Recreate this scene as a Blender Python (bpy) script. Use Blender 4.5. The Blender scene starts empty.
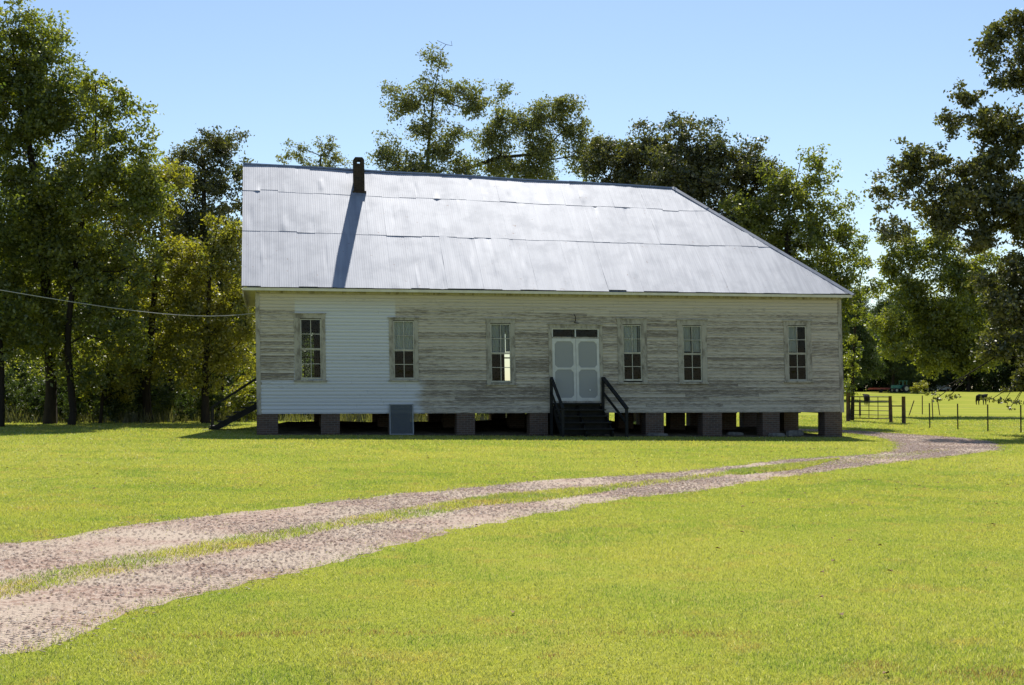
import bpy, math, random
import numpy as np
from mathutils import Vector, Matrix
from mathutils.geometry import delaunay_2d_cdt

scene = bpy.context.scene
COL = scene.collection
R = math.radians
rng = np.random.default_rng(7)
random.seed(7)

# ------------------------------------------------------------------ camera
F = 1350.0
PITCH = math.atan((388 - 342.5) / F)
EYE = 1.6
cd = bpy.data.cameras.new('camera')
cd.sensor_width = 36.0
cd.lens = 36.0 * F / 1024.0
cd.clip_start = 0.1
cd.clip_end = 5000
cam = bpy.data.objects.new('camera', cd)
COL.objects.link(cam)
cam.location = (0, 0, EYE)
cam.rotation_euler = (R(90) + PITCH, 0, 0)
scene.camera = cam

# ------------------------------------------------------------------ light
SUN = Vector((0.046, 1.022, 1.2)).normalized()
ELEV = math.asin(SUN.z)
AZ = math.atan2(SUN.x, SUN.y)
world = bpy.data.worlds.new("World")
scene.world = world
world.use_nodes = True
wn = world.node_tree
bg = wn.nodes['Background']
sky = wn.nodes.new('ShaderNodeTexSky')
sky.sky_type = 'NISHITA'
sky.sun_disc = False
sky.sun_elevation = ELEV
sky.sun_rotation = AZ
sky.altitude = 0
sky.air_density = 1.0
sky.dust_density = 0.25
sky.ozone_density = 2.4
wn.links.new(sky.outputs[0], bg.inputs[0])
bg.inputs[1].default_value = 0.078
sd = bpy.data.lights.new('sun', 'SUN')
sd.energy = 4.6
sd.angle = R(0.55)
sd.color = (1.0, 0.95, 0.86)
so = bpy.data.objects.new('sun', sd)
COL.objects.link(so)
so.rotation_euler = SUN.to_track_quat('Z', 'Y').to_euler()
so.location = (0, 0, 60)
scene.view_settings.view_transform = 'Standard'
scene.view_settings.look = 'None'
scene.view_settings.exposure = 0.75
scene.view_settings.gamma = 1.0
scene.view_settings.use_curve_mapping = False
scene.render.engine = 'CYCLES'
scene.cycles.max_bounces = 8
scene.cycles.transparent_max_bounces = 16
scene.cycles.use_denoising = True


# ------------------------------------------------------------------ helpers
def ray(px, py):
    x = (px - 512) / F
    yc = (342.5 - py) / F
    c, s = math.cos(PITCH), math.sin(PITCH)
    return x, c - yc * s, s + yc * c


def at(px, py, Y):
    r = ray(px, py)
    t = Y / r[1]
    return np.array((r[0] * t, Y, EYE + r[2] * t))


def smooth(a, b, t):
    t = np.clip((t - a) / (b - a), 0, 1)
    return t * t * (3 - 2 * t)


def g(x, y):
    """height of the ground"""
    return -0.16 * np.tanh((x - 1.6) / 14) - 0.30 * smooth(70, 160, y) + 1.35 * smooth(165, 265, y)


def tag(o, label=None, cat=None, group=None, kind=None):
    for k, v in (('label', label), ('category', cat), ('group', group), ('kind', kind)):
        if v:
            o[k] = v
    return o


def empty(name, loc=(0, 0, 0), rz=0.0, parent=None):
    o = bpy.data.objects.new(name, None)
    o.location = loc
    o.rotation_euler = (0, 0, rz)
    o.empty_display_size = 0.3
    COL.objects.link(o)
    if parent:
        o.parent = parent
    return o


class MB:
    """collects faces and links them as one mesh object"""

    def __init__(self):
        self.v, self.f, self.a = [], [], []

    def face(self, pts, a=0.5):
        n = len(self.v)
        self.v += [tuple(p) for p in pts]
        self.f.append(tuple(range(n, n + len(pts))))
        self.a.append(a)

    def box(self, x0, x1, y0, y1, z0, z1, a=None):
        a = random.random() if a is None else a
        p = [(x, y, z) for z in (z0, z1) for y in (y0, y1) for x in (x0, x1)]
        n = len(self.v)
        self.v += p
        for q in ((0, 2, 3, 1), (4, 5, 7, 6), (0, 1, 5, 4), (2, 6, 7, 3), (0, 4, 6, 2), (1, 3, 7, 5)):
            self.f.append(tuple(n + i for i in q))
            self.a.append(a)

    def bar(self, p, q, w, h, up=(0, 0, 1), a=None):
        """square bar from p to q"""
        a = random.random() if a is None else a
        p, q = Vector(p), Vector(q)
        d = (q - p).normalized()
        s = d.cross(Vector(up))
        if s.length < 1e-4:
            s = Vector((1, 0, 0))
        s.normalize()
        t = s.cross(d)
        n = len(self.v)
        for e in (p, q):
            for i, j in ((-1, -1), (1, -1), (1, 1), (-1, 1)):
                self.v.append(tuple(e + s * i * w / 2 + t * j * h / 2))
        for k in range(4):
            self.f.append((n + k, n + (k + 1) % 4, n + 4 + (k + 1) % 4, n + 4 + k))
        self.f += [(n + 3, n + 2, n + 1, n), (n + 4, n + 5, n + 6, n + 7)]
        self.a += [a] * 6

    def tube(self, pts, r, sides=8):
        rs = r if hasattr(r, '__len__') else [r] * len(pts)
        pts = [Vector(p) for p in pts]
        n = len(self.v)
        for i, p in enumerate(pts):
            d = (pts[min(i + 1, len(pts) - 1)] - pts[max(i - 1, 0)]).normalized()
            s = d.cross(Vector((0.13, 0.31, 0.94)))
            if s.length < 1e-3:
                s = d.cross(Vector((1, 0, 0)))
            s.normalize()
            t = d.cross(s)
            for k in range(sides):
                w = 2 * math.pi * k / sides
                self.v.append(tuple(p + (s * math.cos(w) + t * math.sin(w)) * rs[i]))
        for i in range(len(pts) - 1):
            for k in range(sides):
                k2 = (k + 1) % sides
                self.f.append((n + i * sides + k, n + i * sides + k2, n + (i + 1) * sides + k2, n + (i + 1) * sides + k))
                self.a.append(0.5)
        self.f.append(tuple(n + k for k in range(sides)))
        m = n + (len(pts) - 1) * sides
        self.f.append(tuple(m + k for k in reversed(range(sides))))
        self.a += [0.5, 0.5]

    def build(self, name, mat, parent=None, fn=None, smooth_shade=False):
        v = self.v if fn is None else [fn(p) for p in self.v]
        me = bpy.data.meshes.new(name)
        me.from_pydata(v, [], self.f)
        at_ = me.attributes.new('rnd', 'FLOAT', 'FACE')
        at_.data.foreach_set('value', self.a)
        if smooth_shade:
            me.polygons.foreach_set('use_smooth', [True] * len(self.f))
        me.materials.append(mat)
        o = bpy.data.objects.new(name, me)
        COL.objects.link(o)
        if parent:
            o.parent = parent
        return o


def np_mesh(name, verts, loops, starts, mat, attrs=None, parent=None, smooth_shade=False):
    """fast mesh from numpy arrays; attrs: dict of per-face floats"""
    me = bpy.data.meshes.new(name)
    me.vertices.add(len(verts))
    me.vertices.foreach_set('co', np.asarray(verts, np.float32).ravel())
    me.loops.add(len(loops))
    me.loops.foreach_set('vertex_index', np.asarray(loops, np.int32).ravel())
    me.polygons.add(len(starts))
    me.polygons.foreach_set('loop_start', np.asarray(starts, np.int32))
    if smooth_shade:
        me.polygons.foreach_set('use_smooth', np.ones(len(starts), bool))
    for k, a in (attrs or {}).items():
        t = me.attributes.new(k, 'FLOAT', 'FACE')
        t.data.foreach_set('value', np.asarray(a, np.float32))
    me.update(calc_edges=True)
    me.materials.append(mat)
    o = bpy.data.objects.new(name, me)
    COL.objects.link(o)
    if parent:
        o.parent = parent
    return o


# ------------------------------------------------------------------ materials
class NT:
    def __init__(self, name):
        self.m = bpy.data.materials.new(name)
        self.m.use_nodes = True
        self.t = self.m.node_tree
        self.b = self.t.nodes['Principled BSDF']
        self.out = self.t.nodes['Material Output']

    def n(self, typ, **kw):
        o = self.t.nodes.new('ShaderNode' + typ)
        for k, v in kw.items():
            setattr(o, k, v)
        return o

    def l(self, a, b):
        self.t.links.new(a, b)

    def set(self, sock, v):
        if hasattr(v, 'is_output') or isinstance(v, bpy.types.NodeSocket):
            self.l(v, sock)
        else:
            sock.default_value = v

    def math(self, op, a, b=0.0, c=None, clamp=False):
        o = self.n('Math', operation=op, use_clamp=clamp)
        self.set(o.inputs[0], a)
        self.set(o.inputs[1], b)
        if c is not None:
            self.set(o.inputs[2], c)
        return o.outputs[0]

    def mix(self, f, a, b):
        o = self.n('Mix', data_type='RGBA')
        self.set(o.inputs[0], f)
        self.set(o.inputs[6], (*a, 1) if isinstance(a, tuple) else a)
        self.set(o.inputs[7], (*b, 1) if isinstance(b, tuple) else b)
        return o.outputs[2]

    def ramp(self, f, lo, hi):
        o = self.n('MapRange', interpolation_type='SMOOTHSTEP')
        self.set(o.inputs[0], f)
        o.inputs[1].default_value = lo
        o.inputs[2].default_value = hi
        return o.outputs[0]

    def noise(self, vec, scale, detail=4, rough=0.55):
        o = self.n('TexNoise')
        if vec is not None:
            self.l(vec, o.inputs['Vector'])
        o.inputs['Scale'].default_value = scale
        o.inputs['Detail'].default_value = detail
        o.inputs['Roughness'].default_value = rough
        return o.outputs[0]

    def coord(self):
        o = self.n('TexCoord')
        s = self.n('SeparateXYZ')
        self.l(o.outputs['Object'], s.inputs[0])
        return o.outputs['Object'], s.outputs

    def vec(self, x, y, z):
        o = self.n('CombineXYZ')
        self.set(o.inputs[0], x)
        self.set(o.inputs[1], y)
        self.set(o.inputs[2], z)
        return o.outputs[0]

    def attr(self, name):
        return self.n('Attribute', attribute_name=name).outputs['Fac']

    def bump(self, h, strength, dist=0.01):
        o = self.n('Bump')
        o.inputs['Strength'].default_value = strength
        o.inputs['Distance'].default_value = dist
        self.l(h, o.inputs['Height'])
        self.l(o.outputs[0], self.b.inputs['Normal'])

    def done(self, color, rough=0.8, metal=0.0, spec=0.3):
        self.set(self.b.inputs['Base Color'], (*color, 1) if isinstance(color, tuple) else color)
        self.set(self.b.inputs['Roughness'], rough)
        self.set(self.b.inputs['Metallic'], metal)
        self.b.inputs['Specular IOR Level'].default_value = spec
        return self.m


def mottled(name, c1, c2, scale=6.0, rough=0.8, metal=0.0, spec=0.3, bump=0.0):
    t = NT(name)
    P, _ = t.coord()
    n = t.noise(P, scale, 6, 0.6)
    if bump:
        t.bump(n, bump, 0.02)
    return t.done(t.mix(t.ramp(n, 0.3, 0.7), c1, c2), rough, metal, spec)


def leaf_mat(name, c1, c2, tr=0.45, trc=None, gloss=0.08):
    """leaf with light passing through; colour varies per leaf and per spray"""
    t = NT(name)
    t.t.nodes.remove(t.b)
    f = t.math('ADD', t.math('MULTIPLY', t.attr('rnd'), 0.5), t.math('MULTIPLY', t.attr('hue'), 0.5))
    c = t.mix(f, c1, c2)
    d = t.n('BsdfDiffuse')
    t.l(c, d.inputs[0])
    tl = t.n('BsdfTranslucent')
    k = t.n('Mix', data_type='RGBA', blend_type='MULTIPLY')
    k.inputs[0].default_value = 1
    t.l(c, k.inputs[6])
    k.inputs[7].default_value = (*(trc or (1.35, 1.40, 0.55)), 1)
    t.l(k.outputs[2], tl.inputs[0])
    m1 = t.n('MixShader')
    m1.inputs[0].default_value = tr
    t.l(d.outputs[0], m1.inputs[1])
    t.l(tl.outputs[0], m1.inputs[2])
    gl = t.n('BsdfGlossy')
    gl.inputs['Roughness'].default_value = 0.5
    gl.inputs['Color'].default_value = (0.9, 0.9, 0.9, 1)
    m2 = t.n('MixShader')
    m2.inputs[0].default_value = gloss
    t.l(m1.outputs[0], m2.inputs[1])
    t.l(gl.outputs[0], m2.inputs[2])
    t.l(m2.outputs[0], t.out.inputs[0])
    return t.m


M = {}
M['leaf_oak'] = leaf_mat('leaf_oak', (0.026, 0.042, 0.014), (0.150, 0.145, 0.040), 0.44, gloss=0.07)
M['leaf_green'] = leaf_mat('leaf_green', (0.045, 0.080, 0.016), (0.270, 0.275, 0.042), 0.54, gloss=0.06)
M['leaf_yellow'] = leaf_mat('leaf_yellow', (0.075, 0.105, 0.016), (0.370, 0.330, 0.042), 0.54, gloss=0.06)
M['leaf_pale'] = leaf_mat('leaf_pale', (0.085, 0.115, 0.042), (0.220, 0.215, 0.080), 0.46, gloss=0.05)
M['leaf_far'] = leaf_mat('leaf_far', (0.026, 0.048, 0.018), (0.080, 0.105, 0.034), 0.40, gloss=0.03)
M['weed'] = leaf_mat('weed', (0.05, 0.06, 0.02), (0.15, 0.14, 0.07), 0.4)


def bark():
    t = NT('bark')
    P, s = t.coord()
    n = t.noise(t.vec(t.math('MULTIPLY', s[0], 9), t.math('MULTIPLY', s[1], 9), t.math('MULTIPLY', s[2], 2)), 1.0, 6, 0.65)
    t.bump(n, 0.6, 0.03)
    return t.done(t.mix(n, (0.014, 0.011, 0.009), (0.052, 0.043, 0.035)), 0.95, 0, 0.1)


M['bark'] = bark()


def ground_mat():
    t = NT('lawn_soil')
    P, s = t.coord()
    big = t.noise(P, 0.11, 4)
    mid = t.noise(P, 0.9, 5, 0.65)
    fine = t.noise(P, 22.0, 5, 0.7)
    c = t.mix(t.ramp(big, 0.35, 0.65), (0.225, 0.260, 0.042), (0.300, 0.305, 0.060))
    c = t.mix(t.math('MULTIPLY', t.ramp(mid, 0.5, 0.75), 0.5), c, (0.33, 0.27, 0.06))
    c = t.mix(t.math('MULTIPLY', t.ramp(fine, 0.35, 0.75), 0.45), c, (0.17, 0.185, 0.030))
    t.bump(fine, 0.5, 0.03)
    return t.done(c, 1.0, 0, 0.0)


M['ground'] = ground_mat()


def grass_mat():
    t = NT('grass_blades')
    t.t.nodes.remove(t.b)
    P, s = t.coord()
    big = t.noise(P, 0.22, 4)
    mid = t.noise(P, 1.7, 4, 0.6)
    c = t.mix(t.attr('rnd'), (0.225, 0.290, 0.045), (0.430, 0.440, 0.120))
    c = t.mix(t.math('MULTIPLY', t.ramp(big, 0.4, 0.68), 0.55), c, (0.430, 0.400, 0.100))
    grn = t.noise(P, 0.55, 5, 0.6)
    c = t.mix(t.math('MULTIPLY', t.ramp(grn, 0.46, 0.62), 0.8), c, (0.175, 0.270, 0.050))
    fx = t.noise(P, 6.0, 3, 0.6)
    c = t.mix(t.math('MULTIPLY', t.ramp(fx, 0.52, 0.72), 0.5), c, (0.130, 0.215, 0.035))
    dry = t.math('MULTIPLY', t.ramp(mid, 0.52, 0.70), 0.85)
    c = t.mix(dry, c, (0.40, 0.315, 0.13))
    c = t.mix(t.ramp(t.attr('rnd'), 0.94, 0.96), c, (0.50, 0.49, 0.33))
    c = t.mix(t.ramp(t.attr('rnd'), 1.2, 1.3), c, (0.25, 0.165, 0.08))
    d = t.n('BsdfDiffuse')
    t.l(c, d.inputs[0])
    tl = t.n('BsdfTranslucent')
    k = t.n('Mix', data_type='RGBA', blend_type='MULTIPLY')
    k.inputs[0].default_value = 1
    t.l(c, k.inputs[6])
    k.inputs[7].default_value = (1.42, 1.38, 0.7, 1)
    t.l(k.outputs[2], tl.inputs[0])
    m1 = t.n('MixShader')
    m1.inputs[0].default_value = 0.5
    t.l(d.outputs[0], m1.inputs[1])
    t.l(tl.outputs[0], m1.inputs[2])
    gl = t.n('BsdfGlossy')
    gl.inputs['Roughness'].default_value = 0.45
    m2 = t.n('MixShader')
    m2.inputs[0].default_value = 0.05
    t.l(m1.outputs[0], m2.inputs[1])
    t.l(gl.outputs[0], m2.inputs[2])
    t.l(m2.outputs[0], t.out.inputs[0])
    return t.m


M['grass'] = grass_mat()


def drive_mat():
    t = NT('gravel_drive')
    P, s = t.coord()
    a = t.noise(P, 0.8, 4, 0.6)
    b = t.noise(P, 34, 4, 0.75)
    v = t.n('TexVoronoi')
    t.l(P, v.inputs['Vector'])
    v.inputs['Scale'].default_value = 26
    cs = t.n('SeparateColor')
    t.l(v.outputs['Color'], cs.inputs[0])
    stone = t.mix(cs.outputs[0], (0.25, 0.155, 0.118), (0.46, 0.365, 0.30))
    sand = t.mix(b, (0.375, 0.30, 0.235), (0.47, 0.39, 0.315))
    c = t.mix(t.ramp(a, 0.38, 0.62), stone, sand)
    h = t.math('ADD', v.outputs['Distance'], b)
    t.bump(h, 0.6, 0.025)
    return t.done(c, 0.95, 0, 0.1)


M['drive'] = drive_mat()


def stone_mat():
    t = NT('gravel_stone')
    r = t.attr('rnd')
    c = t.mix(t.ramp(r, 0.0, 0.7), (0.23, 0.130, 0.098), (0.50, 0.375, 0.305))
    c = t.mix(t.ramp(r, 0.8, 0.95), c, (0.66, 0.57, 0.51))
    return t.done(c, 0.85, 0, 0.2)


M['stone'] = stone_mat()
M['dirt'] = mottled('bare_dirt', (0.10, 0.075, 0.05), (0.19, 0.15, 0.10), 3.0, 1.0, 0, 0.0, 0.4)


def siding_mat(name, fresh_area=True, peel_bias=0.0, stretch=1.0):
    t = NT(name)
    P, s = t.coord()
    u = t.math('ADD', s[0], s[1])
    z = s[2]
    rnd = t.attr('rnd')
    n1 = t.noise(t.vec(t.math('MULTIPLY', u, 3.6 * stretch), t.math('MULTIPLY', rnd, 37.0), t.math('MULTIPLY', z, 58.0)), 1.0, 9, 0.78)
    n2 = t.noise(t.vec(t.math('MULTIPLY', u, 0.33), 3.1, t.math('MULTIPLY', z, 0.75)), 1.0, 3, 0.5)
    n3 = t.noise(t.vec(t.math('MULTIPLY', u, 3.0), 0.7, t.math('MULTIPLY', z, 60.0)), 1.0, 4, 0.6)
    # paint held on better just under the eave
    e = t.math('MULTIPLY', t.ramp(z, 3.9, 4.55), -0.14)
    k = t.math('ADD', n1, t.math('MULTIPLY', t.math('SUBTRACT', rnd, 0.5), 0.13))
    k = t.math('ADD', k, t.math('MULTIPLY', t.math('SUBTRACT', n2, 0.5), 0.22))
    k = t.math('ADD', k, e)
    k = t.math('ADD', k, peel_bias)
    peel = t.ramp(k, 0.43, 0.60)
    paint = t.mix(n2, (0.52, 0.47, 0.405), (0.61, 0.56, 0.50))
    paint = t.mix(t.math('MULTIPLY', t.ramp(n3, 0.45, 0.75), 0.3), paint, (0.31, 0.285, 0.25))
    wood = t.mix(n3, (0.105, 0.088, 0.076), (0.30, 0.26, 0.225))
    c = t.mix(peel, paint, wood)
    if fresh_area:
        j = t.math('MULTIPLY', t.math('SUBTRACT', t.noise(t.vec(t.math('MULTIPLY', u, 1.5), rnd, t.math('MULTIPLY', z, 3.0)), 1.0, 4), 0.5), 0.9)
        uj = t.math('ADD', s[0], j)

        def band(lo, hi, wl=0.03, wr=0.03, src=None):
            src = src or s[0]
            return t.math('MULTIPLY', t.ramp(src, lo - wl, lo + wl), t.math('SUBTRACT', 1.0, t.ramp(src, hi - wr, hi + wr)))
        top = t.math('SUBTRACT', 1.0, t.ramp(z, 3.95, 4.75))
        a = t.math('MULTIPLY', band(1.2, 4.5, 0.03, 0.05), top)
        lowz = t.math('SUBTRACT', 1.0, t.ramp(z, 1.84, 1.87))
        b = t.math('MULTIPLY', band(0.12, 5.35, 0.02, 0.25, uj), lowz)
        fm = t.math('MAXIMUM', a, b)
        fm = t.math('MULTIPLY', fm, t.math('SUBTRACT', 1.0, t.math('MULTIPLY', t.ramp(k, 0.60, 0.72), 0.8)))
        fm = t.math('MULTIPLY', fm, 0.92)
        fresh = t.mix(n1, (0.55, 0.58, 0.67), (0.68, 0.70, 0.77))
        c = t.mix(fm, c, fresh)
    # shadow gap plus some dirt, painted along the lower edge of every board
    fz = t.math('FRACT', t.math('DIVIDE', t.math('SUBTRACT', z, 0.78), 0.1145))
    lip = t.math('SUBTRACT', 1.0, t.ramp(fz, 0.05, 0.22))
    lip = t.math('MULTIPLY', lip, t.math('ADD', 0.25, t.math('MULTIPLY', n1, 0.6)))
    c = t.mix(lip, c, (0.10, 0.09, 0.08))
    t.bump(n3, 0.25, 0.006)
    return t.done(c, 0.85, 0, 0.2)


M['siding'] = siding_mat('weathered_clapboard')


def trim_mat():
    t = NT('weathered_trim')
    P, s = t.coord()
    n = t.noise(t.vec(t.math('MULTIPLY', t.math('ADD', s[0], s[1]), 5.0), t.math('MULTIPLY', t.attr('rnd'), 20.0), t.math('MULTIPLY', s[2], 2.2)), 1.0, 7, 0.72)
    c = t.mix(t.ramp(n, 0.42, 0.66), (0.40, 0.375, 0.335), (0.19, 0.17, 0.15))
    return t.done(c, 0.85, 0, 0.2)


M['trim'] = trim_mat()
M['sash_paint'] = mottled('sash_paint', (0.50, 0.49, 0.45), (0.36, 0.34, 0.30), 5, 0.7)
M['door_paint'] = mottled('door_paint', (0.62, 0.625, 0.635), (0.52, 0.52, 0.53), 4, 0.6)
M['soffit'] = mottled('soffit_paint', (0.68, 0.66, 0.60), (0.58, 0.55, 0.48), 2.5, 0.8)
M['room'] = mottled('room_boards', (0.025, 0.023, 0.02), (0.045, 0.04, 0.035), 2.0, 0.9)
M['curtain'] = leaf_mat('curtain_cloth', (0.62, 0.64, 0.68), (0.70, 0.71, 0.74), 0.3, (1, 1, 1), 0.0)
M['dark_wood'] = mottled('dark_stair_wood', (0.007, 0.008, 0.008), (0.017, 0.017, 0.017), 5, 0.7)
M['post_wood'] = mottled('gate_post_wood', (0.07, 0.045, 0.032), (0.15, 0.10, 0.075), 4, 0.9)
M['metal_dark'] = mottled('rusted_steel', (0.03, 0.028, 0.025), (0.075, 0.06, 0.05), 8, 0.6, 0.3)
M['wire'] = mottled('wire_steel', (0.25, 0.25, 0.25), (0.35, 0.34, 0.32), 8, 0.5, 0.6)
M['cable'] = mottled('cable_sheath', (0.38, 0.38, 0.38), (0.48, 0.48, 0.48), 2, 0.5)
M['plank'] = mottled('old_plank', (0.10, 0.085, 0.07), (0.20, 0.18, 0.15), 5, 0.9)
M['hide'] = mottled('black_hide', (0.010, 0.009, 0.009), (0.022, 0.018, 0.016), 3, 0.95, 0, 0.1)


def screen_mat(name, c, alpha):
    t = NT(name)
    m = t.done(c, 0.7, 0, 0.3)
    tr = t.n('BsdfTransparent')
    mx = t.n('MixShader')
    mx.inputs[0].default_value = alpha
    t.l(tr.outputs[0], mx.inputs[1])
    t.l(t.b.outputs[0], mx.inputs[2])
    t.l(mx.outputs[0], t.out.inputs[0])
    return m


M['screen'] = screen_mat('screen_mesh', (0.335, 0.345, 0.365), 0.9)
M['screen_blue'] = screen_mat('old_screen_mesh', (0.105, 0.118, 0.130), 0.6)


def glass_mat():
    t = NT('old_glass')
    t.t.nodes.remove(t.b)
    P, _ = t.coord()
    n = t.noise(P, 2.2, 3)
    bp = t.n('Bump')
    bp.inputs['Strength'].default_value = 0.12
    bp.inputs['Distance'].default_value = 0.05
    t.l(n, bp.inputs['Height'])
    gl = t.n('BsdfGlossy')
    gl.inputs['Roughness'].default_value = 0.03
    t.l(bp.outputs[0], gl.inputs['Normal'])
    tr = t.n('BsdfTransparent')
    tr.inputs[0].default_value = (0.82, 0.86, 0.84, 1)
    fr = t.n('Fresnel')
    fr.inputs[0].default_value = 1.28
    mx = t.n('MixShader')
    t.l(t.math('MULTIPLY', fr.outputs[0], 1.0), mx.inputs[0])
    t.l(tr.outputs[0], mx.inputs[1])
    t.l(gl.outputs[0], mx.inputs[2])
    t.l(mx.outputs[0], t.out.inputs[0])
    return t.m


M['glass'] = glass_mat()


def roof_mat():
    t = NT('galvanised_sheet')
    P, s = t.coord()
    rnd = t.attr('rnd')
    st = t.noise(t.vec(t.math('MULTIPLY', s[0], 7.0), t.math('MULTIPLY', s[1], 0.7), t.math('MULTIPLY', rnd, 9.0)), 1.0, 5, 0.6)
    bl = t.noise(P, 1.3, 5, 0.6)
    c = t.mix(t.ramp(st, 0.3, 0.7), (0.36, 0.375, 0.415), (0.475, 0.49, 0.53))
    c = t.mix(t.math('MULTIPLY', t.ramp(bl, 0.45, 0.7), 0.3), c, (0.25, 0.265, 0.305))
    c = t.mix(t.math('MULTIPLY', rnd, 0.2), c, (0.28, 0.30, 0.345))
    sp = t.noise(P, 9.0, 3, 0.5)
    c = t.mix(t.math('MULTIPLY', t.ramp(sp, 0.70, 0.76), 0.7), c, (0.20, 0.13, 0.10))
    rg = t.math('ADD', 0.56, t.math('ADD', t.math('MULTIPLY', st, 0.12), t.math('MULTIPLY', bl, 0.06)))
    return t.done(c, rg, 0.92, 0.5)


M['roof'] = roof_mat()


def brick_mat(name, c1, c2, mortar, dark=0.0):
    t = NT(name)
    P, s = t.coord()
    br = t.n('TexBrick')
    t.l(t.vec(t.math('ADD', s[0], s[1]), s[2], 0.0), br.inputs['Vector'])
    br.inputs['Color1'].default_value = (*c1, 1)
    br.inputs['Color2'].default_value = (*c2, 1)
    br.inputs['Mortar'].default_value = (*mortar, 1)
    br.inputs['Scale'].default_value = 1.0
    br.inputs['Brick Width'].default_value = 0.21
    br.inputs['Row Height'].default_value = 0.072
    br.inputs['Mortar Size'].default_value = 0.009
    n = t.noise(P, 6.0, 5, 0.65)
    c = t.mix(t.math('MULTIPLY', t.ramp(n, 0.45, 0.75), 0.45), br.outputs[0], (0.07, 0.055, 0.05))
    t.bump(br.outputs['Fac'], -0.5, 0.01)
    return t.done(c, 0.95, 0, 0.1)


M['brick'] = brick_mat('pier_brick', (0.135, 0.085, 0.066), (0.088, 0.062, 0.052), (0.15, 0.135, 0.12))
M['chimney'] = brick_mat('sooty_brick', (0.045, 0.030, 0.026), (0.026, 0.020, 0.019), (0.055, 0.05, 0.048))

# ------------------------------------------------------------------ ground
xs = np.concatenate([np.linspace(-1500, -60, 25)[:-1], np.arange(-60, 150, 1.5), np.linspace(150, 1500, 25)])
ys = np.concatenate([np.linspace(-300, -10, 12)[:-1], np.arange(-10, 330, 1.5), np.linspace(330, 2500, 25)])
X, Y = np.meshgrid(xs, ys)
V = np.stack([X, Y, g(X, Y)], -1).reshape(-1, 3)
nx, ny = len(xs), len(ys)
i = (np.arange(ny - 1)[:, None] * nx + np.arange(nx - 1)[None]).ravel()
Q = np.stack([i, i + 1, i + nx + 1, i + nx], 1)
tag(np_mesh('ground', V, Q.ravel(), np.arange(len(Q)) * 4, M['ground'], smooth_shade=True), kind='structure')

OUTER = [(-5.7, 6.0), (-5.5, 8.5), (-5.3, 10.71), (-5.21, 12.36), (-5.03, 13.31), (-4.63, 13.91), (-4.25, 15.36), (-3.26, 17.06), (-2.26, 18.86), (-1.55, 20.21), (-0.66, 21.37), (0.54, 23.42), (2.12, 24.77), (3.73, 26.87), (6.22, 31.07), (8.86, 33.88), (10.27, 36.28), (11.75, 41.08), (12.55, 45.2), (12.9, 48.6), (12.6, 51.5), (11.2, 54.2), (11.3, 56.6), (13.46, 54.49), (14.16, 52.74), (14.49, 50.49), (15.39, 47.53), (15.27, 43.13), (14.16, 39.33), (13.46, 37.38), (10.92, 33.73), (7.92, 29.52), (4.79, 24.67), (2.95, 21.27), (1.57, 19.57), (0.15, 16.66), (-0.6, 15.06), (-1.49, 12.46), (-1.96, 11.11), (-2.49, 10.11), (-2.55, 9.51), (-2.79, 8.41), (-2.98, 7.91), (-3.01, 6.81), (-2.98, 5.71), (-3.0, 3.0), (-5.8, 3.0)]
STRIP1 = [(-4.35, 3.0), (-4.4, 8.0), (-4.28, 9.51), (-4.04, 10.71), (-3.88, 11.26), (-3.49, 12.41), (-2.83, 14.06), (-2.4, 14.91), (-1.93, 16.16), (-1.13, 18.06), (-0.1, 20.06), (1.11, 21.42), (1.65, 21.27), (1.35, 20.62), (0.43, 18.91), (-0.5, 17.96), (-1.11, 16.31), (-1.82, 15.26), (-2.41, 13.66), (-2.98, 12.11), (-3.33, 11.01), (-3.65, 10.21), (-3.72, 9.86), (-3.9, 8.66), (-3.95, 3.0)]
STRIP2 = [(4.2, 26.3), (5.55, 28.4), (7.7, 31.7), (9.6, 34.5), (11.3, 36.6), (12.3, 37.6), (11.2, 35.6), (9.9, 33.4), (8.75, 31.6), (7.3, 29.5), (5.55, 27.0), (4.2, 25.2)]

STRIP3 = [(1.0, 20.9), (1.8, 21.5), (3.1, 23.6), (4.4, 25.9), (5.6, 27.6), (4.4, 26.5), (2.7, 23.9), (1.2, 21.7)]


def densify(poly, step, jit):
    out = []
    n = len(poly)
    for k in range(n):
        a, b = np.array(poly[k]), np.array(poly[(k + 1) % n])
        m = max(1, int(np.linalg.norm(b - a) / step))
        for q in range(m):
            p = a + (b - a) * q / m
            w = p[0] * 1.7 + p[1] * 1.1
            s = jit * 1.3
            out.append(p + s * np.array((math.sin(w * 1.9) + .6 * math.sin(w * 4.7 + 1), math.cos(w * 2.3) + .6 * math.cos(w * 5.3))) + rng.normal(0, .03, 2))
    return np.array(out)


def inside(poly, x, y):
    poly = np.asarray(poly)
    c = np.zeros(len(x), bool)
    j = len(poly) - 1
    for k in range(len(poly)):
        xi, yi = poly[k]
        xj, yj = poly[j]
        if yi != yj:
            hit = ((yi > y) != (yj > y)) & (x < (xj - xi) * (y - yi) / (yj - yi) + xi)
            c ^= hit
        j = k
    return c


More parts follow.
